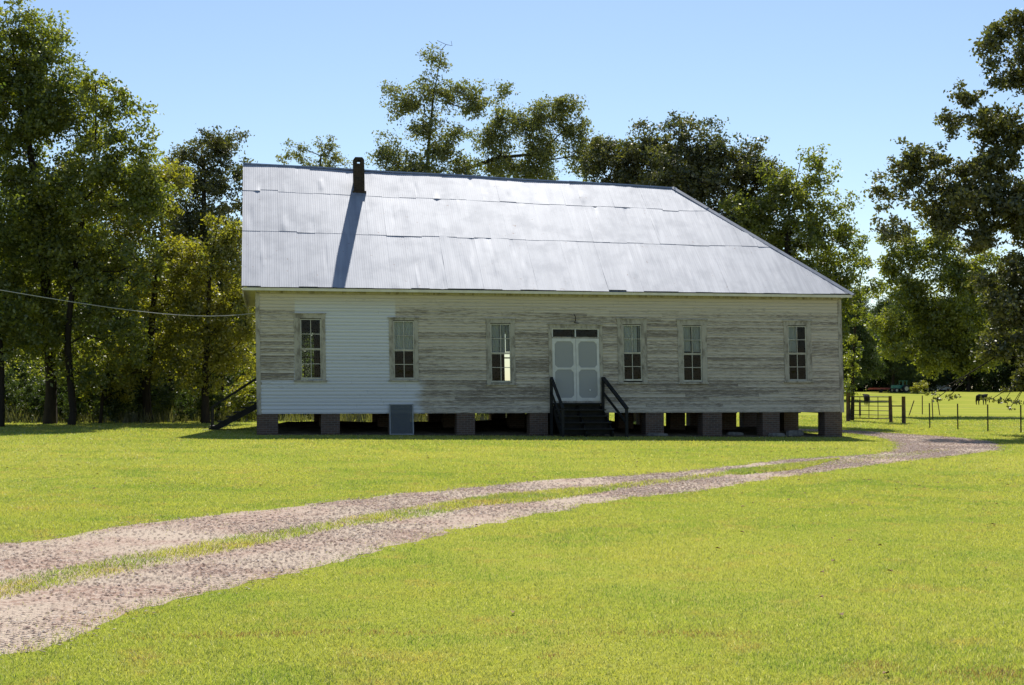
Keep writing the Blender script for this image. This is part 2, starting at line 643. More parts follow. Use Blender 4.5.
OUT2 = densify(OUTER, 0.13, 0.04)
gx, gy = np.meshgrid(np.arange(-7, 17, 0.7), np.arange(3, 58, 0.7))
gx, gy = gx.ravel(), gy.ravel()
m = inside(OUT2, gx, gy)
pts = [Vector(p) for p in OUT2] + [Vector((a, b)) for a, b in zip(gx[m], gy[m])]
nO = len(OUT2)
vo, _, fo, *_ = delaunay_2d_cdt(pts, [(k, (k + 1) % nO) for k in range(nO)], [], 1, 1e-4)
mb = MB()
edge_pts = {(round(p[0], 4), round(p[1], 4)) for p in OUT2}
mb.v = [(p.x, p.y, float(g(p.x, p.y)) + (0.0006 if (round(p.x, 4), round(p.y, 4)) in edge_pts else 0.006)) for p in vo]
mb.f = [tuple(f) for f in fo]
mb.a = [0.5] * len(fo)
tag(mb.build('driveway', M['drive'], smooth_shade=True), kind='structure')

# house frame
HO = np.array((-8.31, 44.0, 0.0))
HA = R(9.97)
HU = np.array((math.cos(HA), math.sin(HA), 0))
HV = np.array((-math.sin(HA), math.cos(HA), 0))
LEN, WID = 20.22, 9.0


def hw(u, v, z):
    return HO + HU * u + HV * v + np.array((0, 0, z))


def hloc(x, y):
    dx, dy = x - HO[0], y - HO[1]
    return dx * HU[0] + dy * HU[1], dx * HV[0] + dy * HV[1]


def hg(u, v):
    p = hw(u, v, 0)
    return float(g(p[0], p[1]))


# bare dirt under the floor
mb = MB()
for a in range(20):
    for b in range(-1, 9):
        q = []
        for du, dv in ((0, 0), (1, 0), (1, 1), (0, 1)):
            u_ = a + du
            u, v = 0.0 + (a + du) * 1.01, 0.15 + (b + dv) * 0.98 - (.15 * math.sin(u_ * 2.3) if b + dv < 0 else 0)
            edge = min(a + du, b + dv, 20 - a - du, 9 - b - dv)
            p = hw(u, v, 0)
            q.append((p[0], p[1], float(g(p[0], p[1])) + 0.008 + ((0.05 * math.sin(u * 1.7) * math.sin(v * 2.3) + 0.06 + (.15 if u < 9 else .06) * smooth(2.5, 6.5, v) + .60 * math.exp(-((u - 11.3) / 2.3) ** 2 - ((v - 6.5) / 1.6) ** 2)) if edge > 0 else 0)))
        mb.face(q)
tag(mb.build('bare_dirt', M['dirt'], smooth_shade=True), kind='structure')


# ------------------------------------------------------------------ grass
# worn places in the mown lawn: (x, y, half length, half width, direction)
WORN = [(-1.55, 8.62, .75, .05, .23), (0.0, 8.78, .12, .07, 0), (0.22, 8.0, .07, .04, 0), (1.05, 8.8, .45, .06, .05), (2.1, 7.85, .14, .07, .3), (2.75, 7.65, .32, .09, .2), (-.8, 8.7, .3, .04, .1)]


def worn(x, y):
    w = np.zeros(np.shape(x))
    for cx, cy, a, b, d in WORN:
        dx, dy = x - cx, y - cy
        p, q = dx * math.cos(d) + dy * math.sin(d), -dx * math.sin(d) + dy * math.cos(d)
        w = np.maximum(w, np.exp(-(p / a) ** 2 - (q / (b * 1.8)) ** 2))
    return w * (.62 + .5 * np.sin(x * 31 + 3 * np.sin(y * 17)) * np.sin(y * 37 + x * 9))


def blades(name, n, ymin, ymax, dens_pow, h0, w0, mat, two=True, only=None):
    yy = np.linspace(ymin, ymax, 400)
    wd = 2 * (0.42 * yy + 3.6)
    pdf = wd * yy ** (-dens_pow)
    cdf = np.cumsum(pdf)
    cdf /= cdf[-1]
    y = np.interp(rng.random(n), cdf, yy)
    x = (rng.random(n) * 2 - 1) * (0.42 * y + 3.6)
    if only is not None:
        x = -4.9 + (y - 7) * .42 + (rng.random(n) - .35) * 3.4
    u, v = hloc(x, y)
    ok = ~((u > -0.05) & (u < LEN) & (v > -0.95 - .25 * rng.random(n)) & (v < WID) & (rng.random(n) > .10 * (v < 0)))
    dj = rng.normal(0, 0.15, n)
    ind = inside(OUT2, x + dj, y + rng.normal(0, 0.15, n)) & (y < 58)
    jx, jy = x + rng.normal(0, 0.05, n), y + rng.normal(0, 0.05, n)
    # patchy grass in the middle of the track
    pn = 0.5 + 0.5 * np.sin(x * 5.1 + 2 * np.sin(y * 1.7)) * np.sin(y * 3.3 + 1.3 * np.sin(x * 2.9))
    strip = (inside(STRIP1, jx, jy) & (rng.random(n) < 0.30 + 0.55 * pn)) | ((inside(STRIP2, jx, jy) | inside(STRIP3, jx, jy)) & (rng.random(n) < 0.55))
    stray = rng.random(n) < 0.012
    if only is None:
        ok &= (~ind) | strip | stray
    else:
        ok &= inside(STRIP1, jx, jy) & (rng.random(n) < .45 + .55 * pn) | inside(STRIP2, jx, jy) | (inside(STRIP3, jx, jy) & (rng.random(n) < .35 * pn))
    x, y = x[ok], y[ok]
    n = len(x)
    wv = worn(x, y)
    big = 0.5 + 0.5 * np.sin(x * 1.1 + 1.7 * np.sin(y * 0.6)) * np.sin(y * 0.9 + 1.1 * np.sin(x * 0.8))
    k = np.maximum(1, y / 12.0)
    h = h0 * (0.45 + rng.random(n) * 0.9) * (0.75 + 0.5 * big) * (1 + 0.012 * np.maximum(0, y - 12))
    w = w0 * k * (0.6 + 0.8 * rng.random(n))
    a = rng.random(n) * 2 * math.pi
    lean = h * (0.4 + 1.2 * rng.random(n))
    la = rng.random(n) * 2 * math.pi
    z = g(x, y)
    sx, sy = np.cos(a) * w / 2, np.sin(a) * w / 2
    lx, ly = np.cos(la) * lean, np.sin(la) * lean
    P0 = np.stack([x - sx, y - sy, z - 0.004], 1)
    P1 = np.stack([x + sx, y + sy, z - 0.004], 1)
    P2 = np.stack([x + sx * .8 + lx * .35, y + sy * .8 + ly * .35, z + h * .6], 1)
    P3 = np.stack([x - sx * .8 + lx * .35, y - sy * .8 + ly * .35, z + h * .6], 1)
    P4 = np.stack([x + lx, y + ly, z + h], 1)
    r = rng.random(n)
    r = np.where(rng.random(n) < wv * 1.1, 1.5, r)
    if two:
        V = np.stack([P0, P1, P2, P3, P4], 1).reshape(-1, 3)
        b = np.arange(n) * 5
        L = np.stack([b, b + 1, b + 2, b + 3, b + 3, b + 2, b + 4], 1).ravel()
        S = np.stack([np.arange(n) * 7, np.arange(n) * 7 + 4], 1).ravel()
        A = np.repeat(r, 2)
    else:
        V = np.stack([P0, P1, P4], 1).reshape(-1, 3)
        L = np.arange(n * 3)
        S = np.arange(n) * 3
        A = r
    return np_mesh(name, V, L, S, mat, {'rnd': A})


tag(blades('lawn_grass', 1250000, 4.5, 26, 1.55, 0.021, 0.0036, M['grass']), kind='stuff')
tag(blades('lawn_grass', 480000, 26, 85, 1.5, 0.028, 0.0052, M['grass'], two=False), kind='stuff')

tag(blades('track_grass', 260000, 7.0, 37, .5, 0.040, 0.0052, M['grass'], only=True), kind='stuff')

# ------------------------------------------------------------------ gravel stones
n = 230000
yy = np.linspace(5, 56, 300)
cdf = np.cumsum((2.5 + 0 * yy) * yy ** (-1.1) * (0.5 * yy + 4))
y = np.interp(rng.random(n * 4), cdf / cdf[-1], yy)
x = rng.uniform(-6, 16, n * 4)
ok = inside(OUT2, x + rng.normal(0, .13, n * 4), y + rng.normal(0, .13, n * 4)) & ~(inside(STRIP1, x, y) & (rng.random(n * 4) < .75))
sn = np.sin(x * 1.3 + y * .7) * np.sin(y * .9 - x * .5)
ok &= rng.random(n * 4) < np.clip(0.7 + 0.6 * sn, 0.2, 1)
x, y = x[ok][:n], y[ok][:n]
n = len(x)
oct_ = np.array([(1, 0, 0), (0, 1, 0), (-1, 0, 0), (0, -1, 0), (0, 0, 1), (0, 0, -.6)], float)
sz = (0.005 + 0.015 * rng.random(n) ** 2) * np.maximum(1, y / 11) ** 0.5
V = oct_[None] * (0.7 + 0.6 * rng.random((n, 6, 1)))
a = rng.random(n) * 6.28
ca, sa = np.cos(a), np.sin(a)
V = np.stack([V[..., 0] * ca[:, None] - V[..., 1] * sa[:, None] * .75, V[..., 0] * sa[:, None] + V[..., 1] * ca[:, None] * .75, V[..., 2] * .20], -1)
V = V * sz[:, None, None] + np.stack([x, y, g(x, y) + 0.014], 1)[:, None]
T = np.array([(0, 1, 4), (1, 2, 4), (2, 3, 4), (3, 0, 4), (1, 0, 5), (2, 1, 5), (3, 2, 5), (0, 3, 5)])
L = (T[None] + (np.arange(n) * 6)[:, None, None]).ravel()
tag(np_mesh('gravel', V.reshape(-1, 3), L, np.arange(n * 8) * 3, M['stone'], {'rnd': np.repeat(rng.random(n), 8)}), kind='stuff')

# ------------------------------------------------------------------ schoolhouse
house = empty('schoolhouse', tuple(HO), HA)
tag(house, 'long weathered white clapboard schoolhouse with tin roof on brick piers', 'building')


def lean(p):
    """the whole frame has settled a little to the left"""
    return (p[0] - 0.02 * (p[2] - 2.4), p[1], p[2])


WIN = [  # casing u0,u1, z0,z1 ; sash u0,u1,z0,z1
    (1.21, 2.22, 1.80, 4.06, 1.40, 2.09, 1.88, 3.87),
    (4.31, 5.28, 1.82, 3.95, 4.45, 5.15, 1.88, 3.83),
    (7.57, 8.55, 1.70, 3.95, 7.71, 8.41, 1.78, 3.76),
    (12.11, 13.14, 1.74, 3.99, 12.29, 12.96, 1.84, 3.76),
    (14.24, 15.28, 1.74, 3.97, 14.41, 15.10, 1.81, 3.74),
    (18.09, 19.10, 1.79, 3.97, 18.23, 18.92, 1.84, 3.77),
]
DOOR = (9.70, 11.58, 1.14, 3.78, 9.82, 11.46, 1.16, 3.62)
BWIN = [(9.9, 10.58), (13.2, 14.1), (15.7, 16.6), (18.05, 18.95)]
Z0, Z1 = 0.78, 4.72
CR = 0.1145


def clap(mb, L, holes, z0, z1, place, top=None):
    """clapboard courses over a wall of length L; holes (a,b,z0,z1); place(a,off,z) gives a point; top(z) clips to a gable"""
    k = 0
    z = z0
    while z < z1 - 0.01:
        zt = min(z + CR, z1)
        zm = (z + zt) / 2
        lo, hi = (0.0, L) if top is None else top(zm)
        if hi - lo < 0.1:
            break
        segs = [(lo, hi)]
        for (a, b, h0, h1) in holes:
            if h0 < zm < h1:
                ns = []
                for s, e in segs:
                    if b <= s or a >= e:
                        ns.append((s, e))
                    else:
                        if a > s:
                            ns.append((s, a))
                        if b < e:
                            ns.append((b, e))
                segs = ns
        for s, e in segs:
            c = s
            while c < e - 1e-6:
                w = random.uniform(2.4, 4.9)
                d = e if e - c - w < 1.0 else c + w
                j = random.uniform(-0.004, 0.004)
                o = random.uniform(-0.004, 0.003)
                r = random.random()
                g_ = 0.0015
                jz0, jz1 = z + j + random.uniform(-.002, .002), z + j + random.uniform(-.002, .002)
                a0, a1 = c + g_, d - g_
                mb.face([place(a0, -0.030 + o, jz0), place(a1, -0.030 + o, jz1), place(a1, -0.002, zt + 0.006), place(a0, -0.002, zt + 0.006)], r)
                mb.face([place(a0, 0.004, jz0), place(a1, 0.004, jz1), place(a1, -0.030 + o, jz1), place(a0, -0.030 + o, jz0)], r)
                c = d
        z += CR
        k += 1


front_holes = [(w[0] + .03, w[1] - .03, w[2] + .02, w[3] - .03) for w in WIN] + [(DOOR[0] + .03, DOOR[1] - .03, Z0 + .32, DOOR[3] - .03)]
back_holes = [(a, b, 1.8, 3.85) for a, b in BWIN]


def solid_wall(mb, L, holes, z0, z1, place, t0, t1):
    """inner lining: strips of thickness t0..t1 leaving the holes open"""
    es = sorted({0.0, L, *[h[0] for h in holes], *[h[1] for h in holes]})
    for a, b in zip(es[:-1], es[1:]):
        mid = (a + b) / 2
        hs = [h for h in holes if h[0] < mid < h[1]]
        spans = [(z0, z1)] if not hs else [(z0, hs[0][2]), (hs[0][3], z1)]
        for s, e in spans:
            if e - s < 0.02:
                continue
            c = [place(a, t0, s), place(b, t0, s), place(b, t1, s), place(a, t1, s)]
            d = [place(a, t0, e), place(b, t0, e), place(b, t1, e), place(a, t1, e)]
            mb.face(c[::-1])
            mb.face(d)
            for q in range(4):
                mb.face([c[q], c[(q + 1) % 4], d[(q + 1) % 4], d[q]])


def zridge(u):
    return 9.66 - 0.029 * (u + 0.45) + 0.012 * math.sin(u * 1.1)


fr_ = lambda a, o, z: (a, o, z)
bk_ = lambda a, o, z: (LEN - a, WID - o, z)
lf_ = lambda a, o, z: (o, WID - a, z)
rt_ = lambda a, o, z: (LEN - o, a, z)
# front wall
mb = MB()
clap(mb, LEN, front_holes, Z0 + 0.17, Z1, fr_)
mb.box(-0.005, LEN + 0.005, -0.030, 0.02, Z0 - 0.02, Z0 + 0.17, 0.35)      # skirt board
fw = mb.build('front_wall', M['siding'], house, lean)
mb = MB()
clap(mb, LEN, back_holes, Z0, Z1, bk_)
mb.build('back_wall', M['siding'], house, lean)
mb = MB()
gtop = lambda z: (0.0, WID) if z < 4.85 else ((z - 4.85) / 4.6 * 4.5, WID - (z - 4.85) / 4.6 * 4.5)
clap(mb, WID, [(4.0, 4.9, 1.1, 3.2)], Z0, 9.3, lf_, gtop)
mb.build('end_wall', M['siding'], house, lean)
mb = MB()
clap(mb, WID, [], Z0, Z1, rt_)
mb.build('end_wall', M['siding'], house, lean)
# corner boards
for (u0, u1, v0, v1) in ((-.03, .11, -.034, .10), (LEN - .11, LEN + .03, -.034, .10), (-.03, .11, WID - .1, WID + .03), (LEN - .11, LEN + .03, WID - .1, WID + .03)):
    mb = MB()
    mb.box(u0, u1, v0, v1, Z0 - 0.04, Z1 + 0.02)
    mb.build('corner_board', M['trim'], house, lean)
# frieze and soffit
mb = MB()
mb.box(-.02, LEN + .02, -.034, 0.03, 4.70, 4.87, .2)
mb.build('frieze_board', M['trim'], house, lean)
mb = MB()
mb.box(-.40, LEN + .27, -.36, -.001, 4.795, 4.825)
mb.box(-.40, LEN + .27, WID + .001, WID + .36, 4.795, 4.825)
mb.box(-.40, -.032, 0.0, WID, 4.797, 4.823)
mb.box(LEN + .032, LEN + .27, 0.0, WID, 4.797, 4.823)
mb.build('soffit', M['soffit'], house, lean)
mb = MB()
mb.box(-.42, LEN + .29, -.385, -.362, 4.76, 4.85)
mb.box(-.42, -.402, -.36, WID + .36, 4.55, 4.86)
mb.build('fascia', M['soffit'], house, lean)
# inside
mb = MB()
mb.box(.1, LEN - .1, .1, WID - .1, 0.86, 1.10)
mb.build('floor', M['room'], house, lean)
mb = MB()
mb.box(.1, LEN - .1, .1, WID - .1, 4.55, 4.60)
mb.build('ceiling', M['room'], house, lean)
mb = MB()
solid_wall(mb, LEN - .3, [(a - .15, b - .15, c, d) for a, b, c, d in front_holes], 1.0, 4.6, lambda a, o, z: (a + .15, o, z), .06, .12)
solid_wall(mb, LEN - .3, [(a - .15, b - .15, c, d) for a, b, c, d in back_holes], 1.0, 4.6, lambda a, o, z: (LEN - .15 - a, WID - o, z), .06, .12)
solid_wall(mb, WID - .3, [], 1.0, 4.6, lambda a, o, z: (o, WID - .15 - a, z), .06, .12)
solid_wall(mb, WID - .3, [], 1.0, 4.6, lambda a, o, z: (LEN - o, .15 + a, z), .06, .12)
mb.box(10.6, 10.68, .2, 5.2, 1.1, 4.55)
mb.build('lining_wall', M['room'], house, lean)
# floor joists and sill beams under the floor
mb = MB()
for v in (.12, 4.45, 8.7):
    mb.box(.1, LEN - .1, v - .09, v + .09, .62 + .14, .86 - .002)
for a in range(1, 26):
    mb.box(a * .78 - .025, a * .78 + .025, .22, 8.6, .72, .857)
mb.build('floor_beam', M['plank'], house, lean)


def window_part(w, curtain):
    u0, u1, z0, z1, s0, s1, t0, t1 = w
    mb = MB()
    sill = z0 + 0.06
    mb.box(u0, s0, -.042, .06, sill, t1 + .02)
    mb.box(s1, u1, -.042, .06, sill, t1 + .02)
    mb.box(u0 - .01, u1 + .01, -.046, .06, t1 + .02, z1 - .03)
    mb.box(u0 - .04, u1 + .04, -.075, .03, z1 - .03, z1)                 # drip cap
    mb.box(u0 - .03, u1 + .03, -.085, .06, z0, sill)                      # sill
    win = mb.build('window', M['trim'], house, lean)
    zm = (t0 + t1) / 2
    for lo, hi, off in ((t0, zm, -.005), (zm, t1, -.022)):
        mb = MB()
        f = 0.042
        b0 = lo + (0.065 if lo == t0 else 0.03)
        mb.box(s0 + .002, s0 + f, off, off + .03, lo + .002, hi - .002)
        mb.box(s1 - f, s1 - .002, off, off + .03, lo + .002, hi - .002)
        mb.box(s0 + f, s1 - f, off, off + .03, lo + .002, b0)
        mb.box(s0 + f, s1 - f, off, off + .03, hi - f * .8, hi - .002)
        c = (s0 + s1) / 2
        zc = (b0 + hi - f * .8) / 2
        mb.box(c - .011, c + .011, off + .004, off + .026, b0, hi - f * .8)
        mb.box(s0 + f, c - .011, off + .004, off + .026, zc - .011, zc + .011)
        mb.box(c + .011, s1 - f, off + .004, off + .026, zc - .011, zc + .011)
        mb.build('sash', M['sash_paint'], win, lean)
        mb = MB()
        mb.face([(q_, off + .014, r_) for q_, r_ in ((s0 + f - .004, b0 - .004), (s1 - f + .004, b0 - .004), (s1 - f + .004, hi - f * .8 + .004), (s0 + f - .004, hi - f * .8 + .004))])
        mb.build('glass', M['glass'], win, lean)
    for (a, b, zb, zt) in curtain:
        mb = MB()
        nn = 40
        ca = s0 + (s1 - s0) * a
        cb = s0 + (s1 - s0) * b
        ph = random.random() * 6
        P = []
        for q in range(nn + 1):
            uu = ca + (cb - ca) * q / nn
            P.append((uu, .085 + .014 * math.sin(q * 1.25 + ph) + .006 * math.sin(q * .5)))
        for q in range(nn):
            mb.face([(P[q][0], P[q][1], zb + .01 * math.sin(q * .8)), (P[q + 1][0], P[q + 1][1], zb + .01 * math.sin((q + 1) * .8)), (P[q + 1][0], P[q + 1][1] - .012, zt), (P[q][0], P[q][1] - .012, zt)])
        o = mb.build('curtain', M['curtain'], win, lean, True)
    return win


CURT = [[], [(0.02, .98, 2.83, 3.82)], [(0.02, .47, 2.76, 3.75), (.49, .74, 2.80, 3.75), (.76, .97, 2.82, 3.75)], [(0.02, .80, 2.80, 3.75), (.83, .98, 2.78, 3.75)],
        [(0.03, .47, 2.86, 3.73), (.55, .97, 2.84, 3.73)], [(0.03, .52, 2.86, 3.76)]]
for w, c in zip(WIN, CURT):
    window_part(w, c)
# windows of the back wall, seen through the rooms
for a, b in BWIN:
    mb = MB()
    U = lambda q: LEN - q
    for (p, q, s, e) in ((a, a + .07, 1.8, 3.85), (b - .07, b, 1.8, 3.85), (a + .07, b - .07, 1.8, 1.9), (a + .07, b - .07, 3.78, 3.85), (a + .07, b - .07, 2.79, 2.84), ((a + b) / 2 - .012, (a + b) / 2 + .012, 1.9, 2.79), ((a + b) / 2 - .012, (a + b) / 2 + .012, 2.84, 3.78)):
        mb.box(U(q), U(p), WID - .05, WID + .03, s, e)
    win = mb.build('window', M['trim'], house, lean)
    mb = MB()
    mb.face([(U(a) - .06, WID - .012, 1.88), (U(b) + .06, WID - .012, 1.88), (U(b) + .06, WID - .012, 3.79), (U(a) - .06, WID - .012, 3.79)])
    mb.build('glass', M['glass'], win, lean)
mb = MB()
mb.box(.01, .05, 4.1, 5.0, 1.1, 3.2)
mb.build('end_door', M['door_paint'], house, lean)

# double screen door
u0, u1, z0, z1, s0, s1, t0, t1 = DOOR
mb = MB()
mb.box(u0, s0, -.042, .08, t0 - .06, t1)
mb.box(s1, u1, -.042, .08, t0 - .06, t1)
mb.box(u0, u1, -.044, .08, t1, z1 - .03)
mb.box(u0 - .03, u1 + .03, -.075, .03, z1 - .03, z1)
mb.box(s0, s1, -.03, .05, 3.285, 3.335)
mb.box(s0, s1, -.05, .10, t0 - .06, t0)
dfr = mb.build('door_frame', M['trim'], house, lean)
mb = MB()
c = (s0 + s1) / 2
mb.box(c - .02, c + .02, -.025, .03, 3.335, t1)
mb.box(s0, s0 + .04, -.02, .03, 3.335, t1)
mb.box(s1 - .04, s1, -.02, .03, 3.335, t1)
mb.box(s0 + .04, c - .02, -.02, .03, t1 - .03, t1 - .001)
mb.box(c + .02, s1 - .04, -.02, .03, t1 - .03, t1 - .001)
tr_ = mb.build('transom', M['door_paint'], house, lean)
for a, b in ((s0 + .04, c - .02), (c + .02, s1 - .04)):
    mb = MB()
    mb.face([(a, .002, 3.337), (b, .002, 3.337), (b, .002, t1 - .03), (a, .002, t1 - .03)])
    mb.build('glass', M['glass'], tr_, lean)
for a, b in ((s0 + .004, c - .004), (c + .004, s1 - .004)):
    mb = MB()
    st, y0, y1 = .085, -.036, -.006
    zb, zt, zm = t0 + .006, 3.281, t0 + 1.10
    mb.box(a, a + st, y0, y1, zb, zt)
    mb.box(b - st, b, y0, y1, zb, zt)
    mb.box(a + st, b - st, y0, y1, zb, zb + .10)
    mb.box(a + st, b - st, y0, y1, zt - .10, zt)
    mb.box(a + st, b - st, y0, y1, zm - .035, zm + .035)
    panels = ((zb + .10, zm - .035), (zm + .035, zt - .10))
    for p0, p1 in panels:                                               # corner brackets
        k = .09
        for (cx, sx) in ((a + st, 1), (b - st, -1)):
            for (cz, sz) in ((p0, 1), (p1, -1)):
                tri = [(cx, cz), (cx + sx * k, cz), (cx, cz + sz * k)]
                lo_ = [(p, y0 + .003, q) for p, q in tri]
                hi_ = [(p, y1 - .003, q) for p, q in tri]
                mb.face(lo_)
                mb.face(hi_[::-1])
                mb.face([lo_[1], lo_[2], hi_[2], hi_[1]])
    sdoor = mb.build('screen_door', M['door_paint'], house, lean)
    for p0, p1 in panels:
        mb = MB()
        mb.box(a + st - .002, b - st + .002, -.018, -.015, p0 - .002, p1 + .002)
        mb.build('screen', M['screen'], sdoor, lean)
mb = MB()
mb.tube([(11.10, -.036, 1.53), (11.10, -.052, 1.53), (11.10, -.07, 1.53), (11.10, -.085, 1.53)], [.012, .012, .03, .018], 10)
mb.build('door_knob', mottled('knob_glint', (.75, .75, .74), (.66, .66, .65), 9, .2, 0, .5), house, lean)  # white colour stands in for the bright reflection on the knob
# solid doors behind the screens
mb = MB()
mb.box(s0 + .01, s1 - .01, .03, .075, t0, 3.28)
mb.build('inner_door', M['door_paint'], house, lean)
# lamp bracket over the door
mb = MB()
mb.tube([(10.62, -.03, 3.82), (10.63, -.16, 3.90), (10.60, -.24, 4.02), (10.56, -.22, 4.10)], .016, 6)
mb.tube([(10.62, -.02, 3.82), (10.75, -.10, 3.80)], .014, 6)
mb.build('lamp_bracket', M['metal_dark'], house, lean)


# front stairs and rails
def stairs(name, wdt, n, run, rise, ztop, tf, stringer_extra=0.0):
    mb = MB()
    for k in range(n):
        z = ztop - rise * k
        v0, v1 = run * k, run * (k + 1) + .02
        mb.box(*tf(-wdt / 2, wdt / 2, v0, v1), z - .045, z)
        if k < n:
            mb.box(*tf(-wdt / 2 + .05, wdt / 2 - .05, v1 - .06, v1 - .035), z - rise + .002, z - .047)
    return mb


mb = MB()
uc = 10.66
rise, run, nst = .205, .285, 5
for k in range(nst):
    z = 1.09 - rise * k
    y1_ = -.05 - run * k
    mb.box(uc - .80, uc + .82 + .02 * k, y1_ - .03, y1_ - .01, z - rise + .002, z - .042)
    mb.box(uc - .86 + .003 * k, uc + .86 + .02 * k, y1_ - run - .02, y1_, z - .04, z)
for sx in (-.80, .0, .84):
    mb.bar((uc + sx, -.06, .90), (uc + sx + (.06 if sx > 0 else 0), -.05 - run * nst, .02), .045, .24)
st_ = mb.build('front_stairs', M['dark_wood'], house)
for ua, ub, wd_ in ((9.77, 9.87, .09), (11.56, 12.02, .14)):
    mb = MB()
    p, q = (ua, -.10, 1.95), (ub, -1.52, .92)
    mb.bar(p, q, wd_, .06, a=.4)
    mb.box(ua - .045, ua + .045, -.14, -.05, hg(ua, 0) - .05, 1.93)
    mb.box(ub - .045, ub + .045, -1.52, -1.43, hg(ub, -1.5) - .05, .95)
    mb.bar((ua, -.10, 1.45), (ub, -1.5, .44), .035, .09)
    mb.build('handrail', M['dark_wood'], st_)
# side stairs up to the gable door
mb = MB()
nst, rise, run = 6, .165, .27
for k in range(nst):
    z = 1.09 - rise * k
    x1 = -.05 - run * k
    mb.box(x1 - run - .02, x1, 4.05, 5.05, z - .045, z)
for vv in (4.10, 5.0):
    mb.bar((-.05, vv, .96), (-.05 - run * nst, vv, .08), .045, .20)
mb.box(-1.95, -1.62, 4.1, 5.0, .02, .12)
s2 = mb.build('side_stairs', M['dark_wood'], house)
for vv in (4.07, 5.03):
    mb = MB()
    mb.bar((-.06, vv, 1.95), (-1.62, vv, .92), .045, .07)
    mb.box(-1.64, -1.58, vv - .03, vv + .03, .02, .93)
    mb.build('handrail', M['dark_wood'], s2)

# piers
FP = [(.0, .69), (2.08, 2.69), (4.32, 5.0), (6.57, 7.18), (9.05, 9.67), (11.2, 11.8), (13.09, 13.73), (15.12, 15.81), (17.29, 17.91), (19.57, 20.22)]
for row, vv in enumerate((0.0, 4.15, 8.35)):
    for (a, b) in FP:
        if row:
            c = (a + b) / 2
            a, b = c - .29, c + .29
            if row == 1:
                a, b = a + .1 * math.sin(c), b + .1 * math.sin(c)
        mb = MB()
        zg = hg((a + b) / 2, vv) - .06
        mb.box(a, b, vv + .005, vv + .60, zg, Z0 - .022)
        if row == 0 and 13 < a < 14:
            mb.box(a - .05, b + .06, vv - .06, vv + .66, zg - .02, zg + .11)
        mb.build('brick_pier', M['brick'], house)

# ---- roof
EZ, EV, RV = 4.87, -0.40, WID / 2
UL, UR = -0.45, 20.50
COURSES = [(0.0, .43), (.43, .77), (.77, 1.0)]


def roof_pt(u, s, lift):
    zr = zridge(min(u, 15.6))
    v = EV + (RV - EV) * s
    z = EZ + (zr - EZ) * s
    sl = math.atan2(zr - EZ, RV - EV)
    return (u, v - lift * math.sin(sl), z + lift * math.cos(sl))


def sheets(mb, back=False):
    for ci, (sa, sb) in enumerate(COURSES):
        u = UL
        while u < UR:
            w = .61
            r = random.random()
            b0 = random.gauss(0, .0035) + (-.004 if ci else 0)
            l0 = .0015 * ci + (random.uniform(.003, .007) if random.random() < .3 else random.uniform(0, .0025))
            l1 = .0015 * ci - .001 * random.random()
            tilt = random.uniform(-.0015, .0015)
            ncol = 33
            nrow = 7 if not back else 2
            dent = [(random.uniform(0, w), random.random(), random.uniform(.05, .12), random.uniform(-.02, .02)) for _ in range(5 if (ci == 0 and 5 < u < 9) else 1)]
            base = len(mb.v)
            cols = ncol if not back else 9
            for rr in range(nrow):
                fr = rr / (nrow - 1)
                s = (sa + b0) * (1 - fr) + (sb + .008) * fr
                s = min(max(s, -.004 + .003 * random.random()), 1.0)
                umax = UR - (UR - 15.6) * s
                for cc in range(cols):
                    q = cc / (cols - 1) * w
                    lift = l0 * (1 - fr) + l1 * fr + .0009 * math.cos(q / w * 8 * 2 * math.pi) + tilt * (q / w - .5)
                    lift += .0010 * math.sin(u * 2.1 + q * 3 + fr * 5 + ci) * math.sin(fr * 3.1 + u)
                    for (dq, df, dr, dh) in dent:
                        dd = ((q - dq) ** 2 + ((fr - df) * 1.6) ** 2) / dr ** 2
                        if dd < 6:
                            lift += dh * math.exp(-dd)
                    uu = min(u + q, umax)
                    p = roof_pt(uu, s, lift + .02)
                    mb.v.append(p if not back else (p[0], WID - p[1], p[2]))
            for rr in range(nrow - 1):
                for cc in range(cols - 1):
                    k = base + rr * cols + cc
                    q4 = (k, k + 1, k + cols + 1, k + cols)
                    if abs(mb.v[k][0] - mb.v[k + 1][0]) < 1e-5 and abs(mb.v[k + cols][0] - mb.v[k + cols + 1][0]) < 1e-5:
                        continue
                    mb.f.append(q4 if not back else q4[::-1])
                    mb.a.append(r)
            u += w


mb = MB()
sheets(mb)
sheets(mb, True)
# hip end
hz = zridge(15.6)
for k in range(24):
    for s_a, s_b in COURSES:
        pass
hp = [(UR, EV, EZ + .02), (UR, WID - EV, EZ + .02), (15.6, RV, hz + .02)]
mb.face(hp, .5)
# deck boards under the tin
for sg in (0, 1):
    fl = (lambda p: p) if sg == 0 else (lambda p: (p[0], WID - p[1], p[2]))
    a = [fl(roof_pt(UL + .01, .002, -.012)), fl(roof_pt(UR - .05, .002, -.012)), fl(roof_pt(15.55, .999, -.012)), fl(roof_pt(UL + .01, .999, -.012))]
    mb.face(a, .9)
roof = mb.build('roof', M['roof'], house, lean, True)
